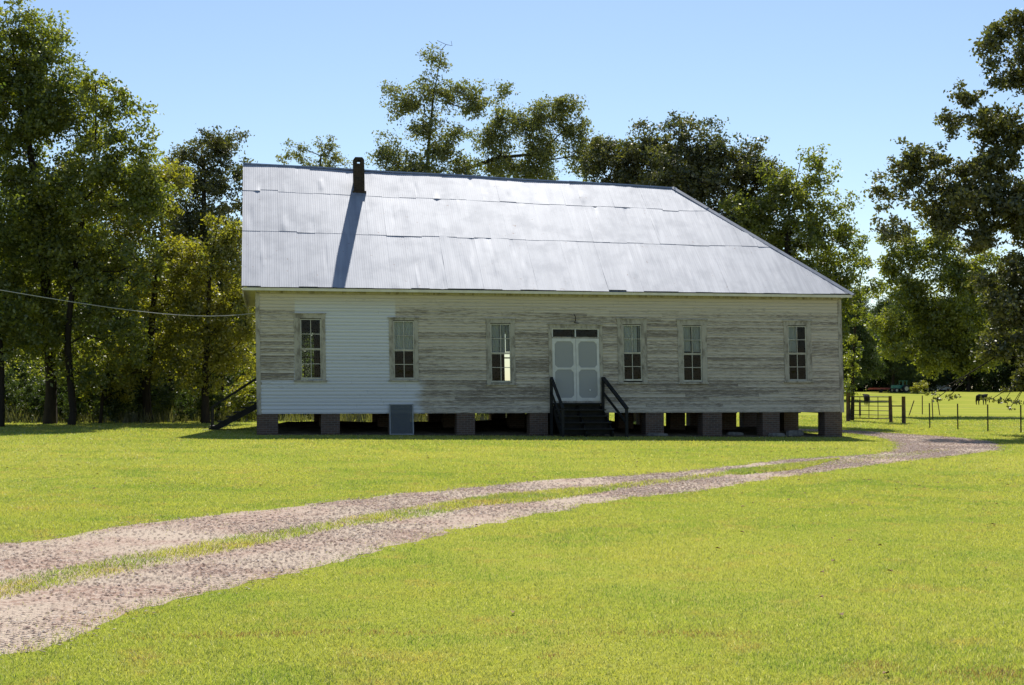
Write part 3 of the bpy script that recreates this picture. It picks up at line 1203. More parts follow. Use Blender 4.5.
# ridge and hip caps
mb = MB()
u = UL
while u < 15.6:
    e = min(u + 2.4, 15.68)
    d = random.uniform(-.006, .010)
    pts_ = [(-.07, -.062), (-.02, .0), (.02, .0), (.07, -.062)]
    for (a, b) in zip(pts_[:-1], pts_[1:]):
        mb.face([(u, RV + a[0], zridge(u) + .050 + a[1] + d), (e + .04, RV + a[0], zridge(e) + .046 + a[1] + d), (e + .04, RV + b[0], zridge(e) + .046 + b[1] + d), (u, RV + b[0], zridge(u) + .050 + b[1] + d)])
    u = e if e < 15.6 else 99
for sy in (1, -1):
    p0 = Vector((15.6, RV, hz + .055))
    p1 = Vector((UR + .02, EV if sy > 0 else WID - EV, EZ + .045))
    N = 5
    for k in range(N):
        a, b = p0.lerp(p1, k / N), p0.lerp(p1, (k + 1) / N + .01)
        d = random.uniform(-.005, .008)
        for w1, w2 in ((Vector((-.12, -.03 * sy, -.035)), Vector((0, 0, .015))), (Vector((0, 0, .015)), Vector((.04, .10 * sy, -.05)))):
            mb.face([a + w1 + Vector((0, 0, d)), b + w1 + Vector((0, 0, d)), b + w2 + Vector((0, 0, d)), a + w2 + Vector((0, 0, d))])
mb.build('ridge_cap', M['roof'], roof, lean)
# rake board at the gable end
mb = MB()
for sg in (1, -1):
    f = (lambda p: p) if sg > 0 else (lambda p: (p[0], WID - p[1], p[2]))
    A0, B0 = roof_pt(UL + .02, .0, -.03), roof_pt(UL + .02, 1.0, -.03)
    A1, B1 = (A0[0], A0[1], A0[2] - .16), (B0[0], B0[1], B0[2] - .16)
    q = [f(A0), f(B0), f(B1), f(A1)]
    q2 = [(p[0] + .03, p[1], p[2]) for p in q]
    mb.face(q)
    mb.face(q2[::-1])
    for k in range(4):
        mb.face([q[k], q2[k], q2[(k + 1) % 4], q[(k + 1) % 4]])
mb.build('rake_board', mottled('rake_paint', (.30, .20, .15), (.42, .36, .30), 3, .8), roof, lean)
# chimney with a vaulted top pierced from front to back
mb = MB()
c0, c1, v0, v1 = 3.44, 3.83, 3.50, 3.90
zb, zs = 8.35, 9.62
hw_, hb, ht = .06, 9.63, 9.74
cm = (c0 + c1) / 2
mb.box(c0, c1, v0, v1, zb, hb)
mb.box(c0, cm - hw_, v0, v1, hb, ht)
mb.box(cm + hw_, c1, v0, v1, hb, ht)
prof = [(c0, ht), (c1, ht), (c1, ht + .03), (c1 - .07, ht + .12), (c0 + .07, ht + .12), (c0, ht + .03)]
lo_ = [(a, v0, b) for a, b in prof]
hi_ = [(a, v1, b) for a, b in prof]
mb.face(lo_)
mb.face(hi_[::-1])
for k in range(6):
    mb.face([lo_[k], hi_[k], hi_[(k + 1) % 6], lo_[(k + 1) % 6]])
mb.box(c0 - .05, c1 + .05, v0 - .06, v0 - .003, 8.40, 8.64)
mb.build('chimney', M['chimney'], roof, lean)

# ------------------------------------------------------------------ things by the house
sc_ = empty('window_screen', tuple(hw(4.70, -.34, hg(4.7, -.3))), HA)
tag(sc_, 'old blue grey window screen leaning on a pier below the second window', 'window screen')


def slant(p):
    return (p[0], p[1] + .28 * p[2] / 1.0, p[2])


mb = MB()
mb.box(-.40, -.36, -.015, .015, .0, 1.02)
mb.box(.36, .40, -.015, .015, .0, 1.02)
mb.box(-.36, .36, -.014, .014, .0, .04)
mb.box(-.36, .36, -.014, .014, .98, 1.02)
mb.build('frame', mottled('screen_frame', (.20, .21, .22), (.28, .29, .30), 5, .6), sc_, slant)
mb = MB()
mb.box(-.36, .36, -.004, .004, .04, .98)
mb.build('mesh', M['screen_blue'], sc_, slant)

for k, (u, v, l_, w_, h_, rot, lab) in enumerate((
        (16.45, .55, .75, .42, .13, .3, 'flat grey stone slab under the floor beside the third pier from the right'),
        (17.75, -.12, .62, .35, .12, -.2, 'pale stone slab lying at the foot of the second brick pier from the right'),
        (13.45, -.14, .72, .26, .10, .05, 'flat stone at the foot of the brick pier just right of the steps'),
        (18.6, .35, .85, .45, .20, .5, 'largest broken stone in the crawl space between the last two piers'))):
    mb = MB()
    nn = 9
    ring = []
    for q in range(nn):
        a = 2 * math.pi * q / nn
        r = 1 + random.uniform(-.18, .12)
        ring.append((math.cos(a) * l_ / 2 * r, math.sin(a) * w_ / 2 * r))
    lo_ = [(a, b, 0) for a, b in ring]
    mi_ = [(a * .97, b * .97, h_ * .7) for a, b in ring]
    hi_ = [(a * .84, b * .84, h_ * (1 + random.uniform(-.12, .12))) for a, b in ring]
    mb.face(lo_[::-1])
    mb.face(hi_)
    for q in range(nn):
        q2 = (q + 1) % nn
        mb.face([lo_[q], lo_[q2], mi_[q2], mi_[q]])
        mb.face([mi_[q], mi_[q2], hi_[q2], hi_[q]])
    o = mb.build('stone_slab', mottled('slab_stone', (.10, .095, .09), (.20, .19, .17), 6, .95), None)
    o.location = tuple(hw(u, v, hg(u, v) - .01))
    o.rotation_euler = (0, 0, HA + rot)
    tag(o, lab, 'stone')

# service cable from a pole out of frame to the gable
p0 = at(-260, 262, 40)
p1 = at(0, 290, 45)
p2 = at(200, 316, 50.5)
p3 = hw(-.04, 5.2, 4.35)
mb = MB()
P = []
ctrl = [p0, p1, p2, p3]
for k in range(25):
    t = k / 24
    a, b, c, d = ctrl
    # cubic through the four points (Lagrange at 0, .45, .86, 1)
    T = (0, .46, .85, 1)
    w = []
    for q in range(4):
        x_ = 1
        for r_ in range(4):
            if r_ != q:
                x_ *= (t - T[r_]) / (T[q] - T[r_])
        w.append(x_)
    P.append(tuple(sum(w[q] * ctrl[q] for q in range(4))))
mb.tube(P, .014, 6)
tag(mb.build('service_cable', M['cable']), 'thin pale overhead cable sagging through the left trees towards the gable', 'cable')

# ------------------------------------------------------------------ gate, fence, pasture
def post(px, base_y, D, h, w, lab, group, lean_=0.0, mat='post_wood'):
    p = at(px, base_y, D)
    z = float(g(p[0], D))
    mb = MB()
    pts_ = [(0, 0, -.2), (lean_ * .4, 0, h * .5), (lean_, .01, h)]
    mb.tube(pts_, [w * .53, w * .5, w * .47], 10)
    o = mb.build('wooden_post', M[mat], None, None, True)
    o.location = (p[0], D, z)
    return tag(o, lab, 'post', group)


post(848, 420, 70, 1.48, .20, 'dark wooden post at the hinge end of the gate beside the house corner', 'wooden gate posts', .03)
post(891, 422.5, 68.1, 1.33, .17, 'brown wooden post at the latch end of the metal gate', 'wooden gate posts', -.03)
post(903.8, 423.5, 66.2, 1.32, .19, 'thick brown wooden post standing free just right of the gate', 'wooden gate posts')
post(860, 416, 85, 1.02, .12, 'slim weathered post in the pasture behind the left half of the gate', 'wooden gate posts')
# gate
A_ = np.array((at(850, 420, 69.9)[0], 69.9))
B_ = np.array((at(889.2, 420, 68.2)[0], 68.2))
ga = math.atan2(B_[1] - A_[1], B_[0] - A_[0])
gl_ = float(np.linalg.norm(B_ - A_))
gate = empty('farm_gate', (A_[0], A_[1], float(g(*A_)) + .18), ga)
tag(gate, 'closed dark tubular metal farm gate between two wooden posts', 'gate')
mb = MB()
for zz in (0.0, 1.10):
    mb.tube([(0, 0, zz), (gl_, 0, zz)], .026, 8)
for xx in (0, gl_):
    mb.tube([(xx, 0, -.02), (xx, 0, 1.12)], .026, 8)
mb.build('gate_frame', M['metal_dark'], gate, None, True)
for zz in (.18, .40, .63, .87):
    mb = MB()
    mb.tube([(0, 0, zz), (gl_, 0, zz)], .018, 6)
    mb.build('rail', M['metal_dark'], gate, None, True)
for f in (.27, .5, .73):
    mb = MB()
    mb.box(gl_ * f - .02, gl_ * f + .02, -.032, -.027, 0, 1.1)
    mb.build('brace', M['metal_dark'], gate)
# rail between the two posts right of the gate
mb = MB()
pa, pb = at(892, 406, 68.0), at(903, 406, 66.4)
mb.tube([pa, (pa + pb) / 2, pb], .03, 6)
tag(mb.build('fence_rail', M['post_wood']), 'short dark rail joining the two wooden posts right of the gate', 'rail')
# wire fence on steel posts
fence = empty('wire_fence', (at(930, 428, 58.6)[0], 58.6, float(g(18.1, 58.6))))
tag(fence, 'thin wire fence on slim steel posts along the pasture edge', 'fence')
FO = np.array(fence.location)
tp = [(905, 66.0), (930, 58.6), (958, 56.5), (988, 54.0), (1021, 52.3), (1062, 50.0), (1110, 47.6)]
tops = []
for k, (px, D) in enumerate(tp):
    x_ = at(px, 430, D)[0]
    z_ = float(g(x_, D))
    tops.append(np.array((x_, D, z_)))
    if k == 0:
        continue
    mb = MB()
    b = np.array((x_, D, z_)) - FO
    dx = random.uniform(-.02, .02)
    mb.bar(b + np.array((0, 0, -.2)), b + np.array((dx, 0, 1.08)), .045, .035)
    mb.bar(b + np.array((0, .02, -.2)), b + np.array((dx, .02, 1.08)), .012, .045)
    mb.build('steel_post', M['metal_dark'], fence)
for hgt in (.25, .6, .95):
    mb = MB()
    P = []
    for a, b in zip(tops[:-1], tops[1:]):
        for q in range(6):
            t = q / 6
            p = a + (b - a) * t - FO
            P.append((p[0], p[1], p[2] + hgt - .03 * math.sin(math.pi * t)))
    mb.tube(P, .0025, 4)
    mb.build('wire', M['metal_dark'], fence)

for k, (xb, yb, xt, yt, D, r_, lab) in enumerate((
        (908.5, 411, 914, 400.5, 88, .035, 'short pole leaning right in the pasture just right of the gate posts'),
        (922.3, 410, 922.3, 395.5, 92, .035, 'upright thin pole in the pasture left of the leaning pair'),
        (933, 420.5, 932, 399, 75, .028, 'tall thin pole in the pasture directly behind the first steel fence post'),
        (940, 412, 937.5, 400, 88, .03, 'pole leaning left in the pasture behind the wire fence'))):
    a, b = at(xb, yb, D), at(xt, yt, D)
    a[2] = float(g(a[0], D)) - .1
    mb = MB()
    mb.tube([a, (a + b) / 2, b], r_, 6)
    tag(mb.build('leaning_pole', M['post_wood']), lab, 'pole', 'thin poles standing in the pasture')


# cattle
def cow(name, loc, rz, lab, head_side=1.0):
    """standing animal built as one skinned body"""
    vs, es, rs = [], [], []

    def add(p, r, par=None):
        vs.append(p)
        rs.append(r)
        if par is not None:
            es.append((par, len(vs) - 1))
        return len(vs) - 1
    c0_ = add((0, 0, .98), .34)
    c1_ = add((.45, 0, .96), .35, c0_)
    sh = add((.75, 0, 1.0), .30, c1_)
    hp_ = add((-.5, 0, 1.02), .32, c0_)
    rp = add((-.74, 0, 1.08), .20, hp_)
    nk = add((1.02, .05 * head_side, 1.16), .20, sh)
    hd = add((1.25, .14 * head_side, 1.24), .15, nk)
    mz = add((1.46, .24 * head_side, 1.10), .085, hd)
    for s in (-1, 1):
        e = add((1.22, .14 * head_side + s * .17, 1.30), .05, hd)
        add((1.20, .14 * head_side + s * .29, 1.27), .03, e)
        a = add((.70, s * .17, .66), .13, sh)
        a = add((.72, s * .17, .40), .075, a)
        a = add((.71, s * .17, .10), .052, a)
        add((.75, s * .17, .03), .062, a)
        a = add((-.52, s * .17, .68), .16, hp_)
        a = add((-.70, s * .17, .44), .08, a)
        a = add((-.66, s * .17, .12), .055, a)
        add((-.62, s * .17, .03), .062, a)
    t1_ = add((-.93, 0, 1.02), .04, rp)
    t2_ = add((-.98, .02, .70), .025, t1_)
    add((-.97, .03, .42), .045, t2_)
    me = bpy.data.meshes.new(name)
    me.from_pydata(vs, es, [])
    o = bpy.data.objects.new(name, me)
    COL.objects.link(o)
    sk = o.modifiers.new('skin', 'SKIN')
    sk.use_smooth_shade = True
    for k, r in enumerate(rs):
        me.skin_vertices[0].data[k].radius = (r, r)
    me.skin_vertices[0].data[0].use_root = True
    sb = o.modifiers.new('sub', 'SUBSURF')
    sb.levels = sb.render_levels = 2
    me.materials.append(M['hide'])
    dg = bpy.context.evaluated_depsgraph_get()
    me2 = bpy.data.meshes.new_from_object(o.evaluated_get(dg))
    o.modifiers.clear()
    o.data = me2
    if not me2.materials:
        me2.materials.append(M['hide'])
    o.location = loc
    o.rotation_euler = (0, 0, rz)
    return tag(o, lab, 'cow', 'black cattle grazing the pasture')


D = 164
x_ = at(981, 405, D)[0]
cow('cow', (x_, D, float(g(x_, D))), R(35), 'black cow standing in the open pasture beyond the wire fence')
x_ = at(867, 405, D)[0]
cow('cow', (x_, D, float(g(x_, D))), R(82), 'black cow seen end on above the top rail of the gate')


# far vehicles at the edge of the wood
def wheel(mb, x, y, r, w):
    mb.tube([(x, y - w / 2, r), (x, y - w / 2 + .02, r), (x, y + w / 2 - .02, r), (x, y + w / 2, r)], [r * .9, r, r, r * .9], 16)


D = 280
x_ = at(940, 391, D)[0]
car = empty('parked_car', (x_, D, float(g(x_, D))), R(8))
tag(car, 'pale blue car parked in the shade at the far edge of the pasture', 'car')
prof = [(-2.1, .35), (-2.15, .75), (-1.5, .88), (-.95, 1.38), (.55, 1.40), (1.15, .95), (2.0, .82), (2.15, .6), (2.1, .35)]
mb = MB()
lo_ = [(a, -.82 + (.12 if b > 1 else 0), b) for a, b in prof]
hi_ = [(a, .82 - (.12 if b > 1 else 0), b) for a, b in prof]
mb.face(lo_)
mb.face(hi_[::-1])
for k in range(len(prof)):
    q = (k + 1) % len(prof)
    mb.face([lo_[k], hi_[k], hi_[q], lo_[q]])
mb.build('body', mottled('pale_car_paint', (.50, .58, .66), (.56, .63, .70), 1, .25, 0, .5), car)
mb = MB()
mb.face([(-1.2, -.80, .92), (.95, -.80, .96), (.5, -.716, 1.33), (-.88, -.716, 1.31)])
mb.build('side_window', mottled('car_glass', (.02, .025, .03), (.03, .035, .04), 1, .1, 0, .5), car)
for a in (-1.35, 1.35):
    for b in (-.75, .75):
        mb = MB()
        wheel(mb, a, b, .32, .2)
        mb.build('wheel', mottled('tyre_rubber', (.015, .015, .015), (.03, .03, .03), 3, .8), car)
D = 246
x_ = at(901, 392, D)[0]
trac = empty('tractor', (x_, D, float(g(x_, D))), R(200))
tag(trac, 'green tractor with a pale wheel standing in the shade of the far wood', 'tractor')
gp = mottled('tractor_green', (.02, .16, .11), (.03, .20, .14), 2, .4, 0, .5)
mb = MB()
mb.box(-.2, 1.9, -.35, .35, .75, 1.35)
mb.box(-.9, -.2, -.5, .5, .7, 1.0)
mb.box(1.88, 1.95, -.3, .3, .8, 1.3)
mb.build('body', gp, trac)
mb = MB()
for a in (-.9, .0):
    for b in (-.5, .5):
        mb.box(a - .03, a + .03, b - .03, b + .03, 1.0, 2.1)
mb.box(-1.0, .1, -.6, .6, 2.1, 2.17)
mb.build('canopy', gp, trac)
for a, r_, w_ in ((-.55, .72, .4), (1.5, .42, .28)):
    for b in (-.72, .72):
        mb = MB()
        wheel(mb, a, b, r_, w_)
        wl = mb.build('wheel', bpy.data.materials['tyre_rubber'], trac)
        mb = MB()
        mb.tube([(a, b - w_ / 2 - .02, r_), (a, b + w_ / 2 + .02, r_)], r_ * .55, 14)
        mb.build('rim', mottled('rim_paint', (.5, .46, .3), (.55, .5, .35), 2, .5), wl)
D = 248
x_ = at(883, 393, D)[0]
trl = empty('farm_trailer', (x_, D, float(g(x_, D))), R(-6))
tag(trl, 'low red flatbed trailer left of the tractor at the far wood', 'trailer')
mb = MB()
mb.box(-2.6, 2.4, -.9, .9, .55, .7)
mb.box(-2.6, 2.4, -.92, -.88, .7, .85)
mb.box(2.4, 3.5, -.05, .05, .55, .63)
mb.build('bed', mottled('trailer_red', (.35, .05, .035), (.42, .12, .08), 2, .6), trl)
for b in (-.8, .8):
    mb = MB()
    wheel(mb, -.4, b, .34, .2)
    mb.build('wheel', bpy.data.materials['tyre_rubber'], trl)


# ------------------------------------------------------------------ trees
def leaves(name, centers, rad, per, size, mat, parent, hue=None, sub=8, flat=0.8):
    """leaf quads in sprays round the twig ends"""
    n = len(centers)
    hue = rng.random(n) if hue is None else hue
    C = np.repeat(centers, sub, 0)
    Rr = np.repeat(rad, sub)
    d = rng.normal(0, 1, (n * sub, 3))
    d /= np.linalg.norm(d, axis=1)[:, None]
    C = C + d * (Rr * (0.25 + 0.75 * rng.random(n * sub)))[:, None] * np.array((1, 1, flat))
    Hh = np.clip(np.repeat(hue, sub) + rng.normal(0, .12, n * sub), 0, 1)
    per, size = int(per * 1.05), size * 1.02
    m_ = max(1, per // sub)
    P = np.repeat(C, m_, 0)
    N = len(P)
    P = P + rng.normal(0, 1, (N, 3)) * (np.repeat(Rr, m_) * 0.21)[:, None] * np.array((1, 1, .75))
    Hh = np.repeat(Hh, m_)
    nr = rng.normal(0, 1, (N, 3)) + np.array((0, 0, .55))
    nr /= np.linalg.norm(nr, axis=1)[:, None]
    t = rng.normal(0, 1, (N, 3)) + np.array((0, 0, -.35))
    t -= nr * np.sum(t * nr, 1)[:, None]
    t /= np.linalg.norm(t, axis=1)[:, None] + 1e-9
    b = np.cross(nr, t)
    s = size * (.6 + .8 * rng.random(N))[:, None]
    w = s * .55
    V = np.stack([P - t * s * .5, P + b * w * .5 + t * s * .05, P + t * s * .5, P - b * w * .5 + t * s * .05], 1).reshape(-1, 3)
    return np_mesh(name, V, np.arange(N * 4), np.arange(N) * 4, mat, {'rnd': rng.random(N), 'hue': Hh}, parent)


def skeleton(name, trunk, tr_r, centers, parent, twig=.012, powr=.5):
    """trunk polyline plus a branch to every twig end; radii follow the number of twigs carried"""
    pos = [np.array(trunk[0], float)]
    par = [-1]
    for a, b in zip(trunk[:-1], trunk[1:]):
        a, b = np.array(a, float), np.array(b, float)
        m_ = max(2, int(np.linalg.norm(b - a) / 1.0))
        for q in range(1, m_ + 1):
            p = a + (b - a) * q / m_
            pos.append(p + rng.normal(0, .03, 3) * (q < m_))
            par.append(len(pos) - 2)
    nt = len(pos)
    top = np.array(trunk[-1], float)
    z0 = trunk[0][2]
    H_ = top[2] - z0
    dist = np.array([np.min(np.linalg.norm(np.array(pos[:nt]) - c, axis=1)) for c in centers])
    for ci in np.argsort(dist):
        c = centers[ci]
        A = np.array(pos)
        d = np.linalg.norm(A - c, axis=1)
        pen = np.where(A[:, 2] > c[2] + .3, (A[:, 2] - c[2]) * .9, 0) + np.where(A[:, 2] < z0 + .16 * H_, 30, 0)
        # prefer attaching lower than the twig so that branches rise
        pen = pen + np.abs((c[2] - A[:, 2]) - d * .35) * .5
        k = int(np.argmin(d + pen))
        a = pos[k]
        L_ = np.linalg.norm(c - a)
        m_ = max(1, int(L_ / .9))
        prev = k
        mid = (a + c) / 2 + np.array((0, 0, .10 * L_)) + rng.normal(0, .07, 3) * L_
        for q in range(1, m_ + 1):
            t = q / m_
            p = (1 - t) ** 2 * a + 2 * t * (1 - t) * mid + t * t * c
            pos.append(p)
            par.append(prev)
            prev = len(pos) - 1
    n = len(pos)
    load = np.zeros(n)
    has = np.zeros(n, bool)
    for q in range(n):
        if par[q] >= 0:
            has[par[q]] = True
    load[~has] = 1
    for q in range(n - 1, 0, -1):
        load[par[q]] += load[q]
    rad = twig * load ** powr
    sc = tr_r * .82 / rad[0]
    rad = rad * (1 + (sc - 1) * np.clip(load / load[0], 0, 1) ** .5)
    rad[0] *= 1.35
    pos = np.array(pos)
    par = np.array(par)
    e = np.arange(1, n)
    A, B = pos[par[e]], pos[e]
    ra, rb = np.minimum(rad[par[e]], rad[e] * 1.35), rad[e]
    d = B - A
    d /= np.linalg.norm(d, axis=1)[:, None] + 1e-9
    s = np.cross(d, np.array((.21, .37, .9)))
    s /= np.linalg.norm(s, axis=1)[:, None] + 1e-9
    t = np.cross(d, s)
    K = 6
    w = np.arange(K) * 2 * math.pi / K
    ring = s[:, None] * np.cos(w)[None, :, None] + t[:, None] * np.sin(w)[None, :, None]
    V = np.concatenate([A[:, None] + ring * ra[:, None, None], B[:, None] + ring * rb[:, None, None]], 1).reshape(-1, 3)
    base = (np.arange(n - 1) * 2 * K)[:, None]
    k0 = np.arange(K)
    k1 = (k0 + 1) % K
    Q = np.stack([base + k0, base + k1, base + K + k1, base + K + k0], -1).reshape(-1, 4)
    return np_mesh(name, V, Q.ravel(), np.arange(len(Q)) * 4, M['bark'], None, parent, True)


def in_blobs(blobs, dens, spread=1.0):
    """twig ends through the volume of several ellipsoids (x,y,z,rx,ry,rz), thicker towards the outside"""
    out = []
    for (x, y, z, rx, ry, rz) in blobs:
        n = max(3, int(dens * (rx * ry * rz) ** (2 / 3)))
        d = rng.normal(0, 1, (n, 3))
        d /= np.linalg.norm(d, axis=1)[:, None]
        r = rng.random(n) ** .42
        lob = 1 + .16 * np.sin(d[:, 0] * 5 + x * 3) + .14 * np.sin(d[:, 2] * 6 + z * 2 + d[:, 1] * 4)
        out.append(np.array((x, y, z)) + d * (r * lob)[:, None] * np.array((rx, ry, rz)))
    return np.concatenate(out)


def tree(name, label, D, trunk_px, blobs_px, tr_r, mat, dens=9, crad=.75, per=230, size=.15, group=None, cat='tree', hue=None, extra=None, depth=.95, twig=.012, bare=None, sprays=None):
    k = D / F
    bx, by = trunk_px[0]
    p = at(bx, by, D)
    z0 = float(g(p[0], D))
    base = np.array((p[0], D, z0))
    root = empty(name, tuple(base))
    trunk = [np.array((0, 0, -.15))] + [at(x, y, D) - base + np.array((0, rng.normal(0, .15), 0)) for x, y in trunk_px[1:]]
    bl = []
    for b in blobs_px:
        cx, cy, rx, ry = b[:4]
        dy = b[4] if len(b) > 4 else rng.uniform(-.25, .25) * rx * k
        c = at(cx, cy, D) - base
        bl.append((c[0], dy, c[2], rx * k, max(rx, ry * .8) * k * depth, ry * k))
    C = in_blobs(bl, dens)
    C = C[C[:, 2] > .5]
    rad = crad * (.7 + .6 * rng.random(len(C)))
    leaves('crown', C, rad, per, size, M[mat], root, None if hue is None else np.clip(rng.normal(hue, .22, len(C)), 0, 1))
    ends = C
    if sprays:
        for cx, cy, rx, ry in sprays:
            S = np.array([at(cx + rng.normal(0, rx * .5), cy + rng.normal(0, ry * .5), D) - base + np.array((0, rng.normal(0, .3), 0)) for _ in range(int(rx * .8) + 1)])
            leaves('leaf_spray', S, .13 + .08 * rng.random(len(S)), 9, size * .85, M[mat], root, None, 4, .5)
        ends = np.concatenate([C, np.array([at(q_[0], q_[1], D) - base for q_ in sprays])])
    if bare is not None:
        ends = np.concatenate([C, np.array([at(x, y, D) - base + np.array((0, rng.normal(0, .3), 0)) for x, y in bare])])
    skeleton('trunk', trunk, tr_r, ends, root, twig)
    return tag(root, label, cat, group)


WL = 'trees of the wood left of the schoolhouse'
# left wood, front row
tree('broadleaf_tree', 'tallest broadleaf tree at the left edge with a straight dark trunk', 54.7, [(50, 424), (50, 360), (47, 290), (40, 200), (20, 90), (5, 10)],
     [(12, 40, 42, 55), (30, 120, 50, 50), (-30, 90, 60, 80), (55, 190, 55, 45), (35, 345, 38, 22), (85, 365, 26, 16), (0, 200, 60, 60), (60, 255, 50, 35), (-20, 270, 60, 50), (20, 310, 45, 30), (75, 120, 34, 30), (40, 75, 40, 40)], .27, 'leaf_green', 9.5, .8, 240, .15, WL, hue=.45)
tree('broadleaf_tree', 'fork trunked tree with feathery upright top left of the dark round crown', 53.0, [(71, 425), (71, 395), (67, 345), (78, 250), (94, 150), (95, 80)],
     [(90, 98, 12, 32), (108, 125, 20, 25), (130, 108, 16, 26), (145, 150, 16, 16), (95, 180, 45, 40), (130, 200, 38, 34), (75, 240, 40, 40), (125, 255, 40, 32), (95, 300, 45, 34), (130, 335, 30, 24), (55, 330, 30, 26), (150, 175, 16, 20), (115, 155, 24, 26), (140, 190, 26, 24), (85, 372, 24, 12)], .17, 'leaf_green', 9, .62, 200, .15, WL, hue=.6)
tree('broadleaf_tree', 'yellow green tree with a leaning trunk in the middle of the left wood', 57.5, [(148, 421), (146, 385), (152, 330), (160, 260), (165, 190)],
     [(150, 215, 40, 38), (180, 260, 32, 32), (140, 285, 34, 30), (175, 320, 34, 28), (140, 345, 32, 22), (120, 230, 30, 36), (150, 180, 24, 20), (130, 190, 22, 24), (195, 300, 24, 30), (165, 170, 24, 24), (150, 372, 30, 16), (120, 360, 20, 14), (180, 365, 22, 14)], .22, 'leaf_yellow', 9, .68, 210, .14, WL, hue=.5)
tree('broadleaf_tree', 'yellow leaved tree close behind the left gable of the schoolhouse', 56.5, [(206, 421), (205, 380), (208, 320), (214, 250), (220, 205)],
     [(222, 232, 26, 32), (205, 265, 30, 28), (230, 285, 26, 34), (195, 310, 32, 28), (225, 335, 28, 26), (200, 350, 34, 20), (240, 255, 18, 30), (236, 370, 20, 18), (248, 320, 16, 34), (205, 385, 26, 13), (240, 350, 16, 20)], .19, 'leaf_yellow', 9.5, .66, 210, .14, WL, hue=.55)
tree('broadleaf_tree', 'dark round crowned oak showing sky through it beside the roof end', 72, [(200, 417), (200, 350), (203, 260), (206, 170)],
     [(205, 150, 28, 22), (185, 165, 20, 22), (232, 155, 20, 24), (205, 190, 34, 26), (238, 195, 20, 26), (180, 205, 20, 24), (222, 225, 30, 22), (185, 228, 28, 22), (178, 245, 24, 18)], .25, 'leaf_oak', 8, .72, 210, .16, WL)
tree('broadleaf_tree', 'deep shaded tree at the far left edge with a trunk on the frame border', 50.5, [(-3, 428), (-3, 360), (-8, 280), (-20, 200)],
     [(-40, 200, 60, 60), (-70, 280, 60, 50), (-20, 290, 40, 40), (-60, 130, 60, 60), (5, 330, 30, 28), (-40, 350, 45, 24)], .25, 'leaf_green', 8, .8, 230, .15, WL, hue=.3)
tree('slender_tree', 'slim straight tree between the yellow trees left of the gable', 62, [(171, 420), (170, 370), (172, 310), (175, 260)],
     [(172, 270, 20, 24), (165, 310, 22, 24), (185, 330, 20, 20), (170, 350, 26, 16)], .13, 'leaf_yellow', 9, .6, 190, .15, WL, hue=.4)
tree('slender_tree', 'slim leaning tree beside the side stairs of the schoolhouse', 60, [(216, 422), (222, 385), (228, 340), (232, 300)],
     [(232, 310, 18, 24), (240, 345, 16, 24), (222, 360, 20, 16), (246, 385, 10, 16)], .10, 'leaf_green', 9, .55, 190, .14, WL, hue=.6)
tree('broadleaf_tree', 'reddish tinged small tree low in the left wood by pale weeds', 56, [(100, 421), (102, 400), (106, 370), (110, 340)],
     [(108, 378, 26, 18), (92, 390, 16, 12), (125, 385, 18, 14), (110, 350, 24, 16)], .09, 'leaf_yellow', 9, .5, 170, .13, WL, hue=.9)

BH = 'trees behind the schoolhouse'
tree('dead_top_tree', 'tall sparse tree with a bare dead top above the ridge', 70, [(430, 417), (429, 250), (428, 150), (432, 105), (437, 78), (441, 50)],
     [(430, 90, 13, 14), (412, 105, 15, 14), (445, 95, 8, 16), (398, 108, 11, 9), (392, 95, 9, 8), (425, 130, 18, 12), (387, 150, 12, 20), (405, 165, 16, 14), (440, 150, 18, 16), (460, 92, 7, 12), (480, 98, 14, 12), (500, 92, 9, 9), (470, 112, 12, 7), (455, 135, 13, 14), (440, 62, 5, 5), (430, 55, 5, 4), (460, 165, 18, 12), (420, 180, 40, 14)],
     .17, 'leaf_pale', 23, .64, 120, .14, BH, hue=.5, twig=.008, bare=[(437, 40), (430, 45), (446, 44), (451, 40), (436, 48), (428, 52), (444, 60), (452, 45)])
tree('broadleaf_tree', 'sparse wide limbed tree right of the dead topped tree', 74, [(452, 416), (454, 260), (456, 190), (470, 168), (500, 157), (545, 153)],
     [(490, 140, 20, 16), (510, 120, 18, 14), (535, 125, 20, 20), (555, 112, 18, 14), (572, 105, 10, 9), (540, 150, 24, 16), (500, 165, 22, 14), (570, 135, 14, 14), (580, 160, 14, 18), (530, 172, 30, 10), (582, 125, 8, 8), (592, 150, 10, 16)],
     .13, 'leaf_pale', 23, .66, 125, .14, BH, hue=.55, twig=.009)
tree('slender_tree', 'pale wispy tree top left of the chimney', 78, [(318, 416), (318, 260), (320, 170), (322, 140)],
     [(325, 145, 13, 14), (300, 155, 15, 9), (340, 155, 11, 12), (318, 168, 26, 10), (286, 160, 8, 7)], .12, 'leaf_pale', 16, .42, 80, .13, BH, hue=.75)
tree('oak_tree', 'dark dense oak behind the middle of the roof ridge', 66, [(632, 420), (632, 300), (634, 200), (636, 150)],
     [(612, 150, 22, 20), (640, 148, 24, 22), (605, 175, 22, 16), (650, 170, 30, 22), (630, 185, 30, 18), (665, 150, 18, 20), (600, 140, 12, 12), (592, 165, 14, 14), (625, 165, 24, 18), (675, 175, 24, 20)], .27, 'leaf_oak', 9.5, .72, 230, .15, BH)
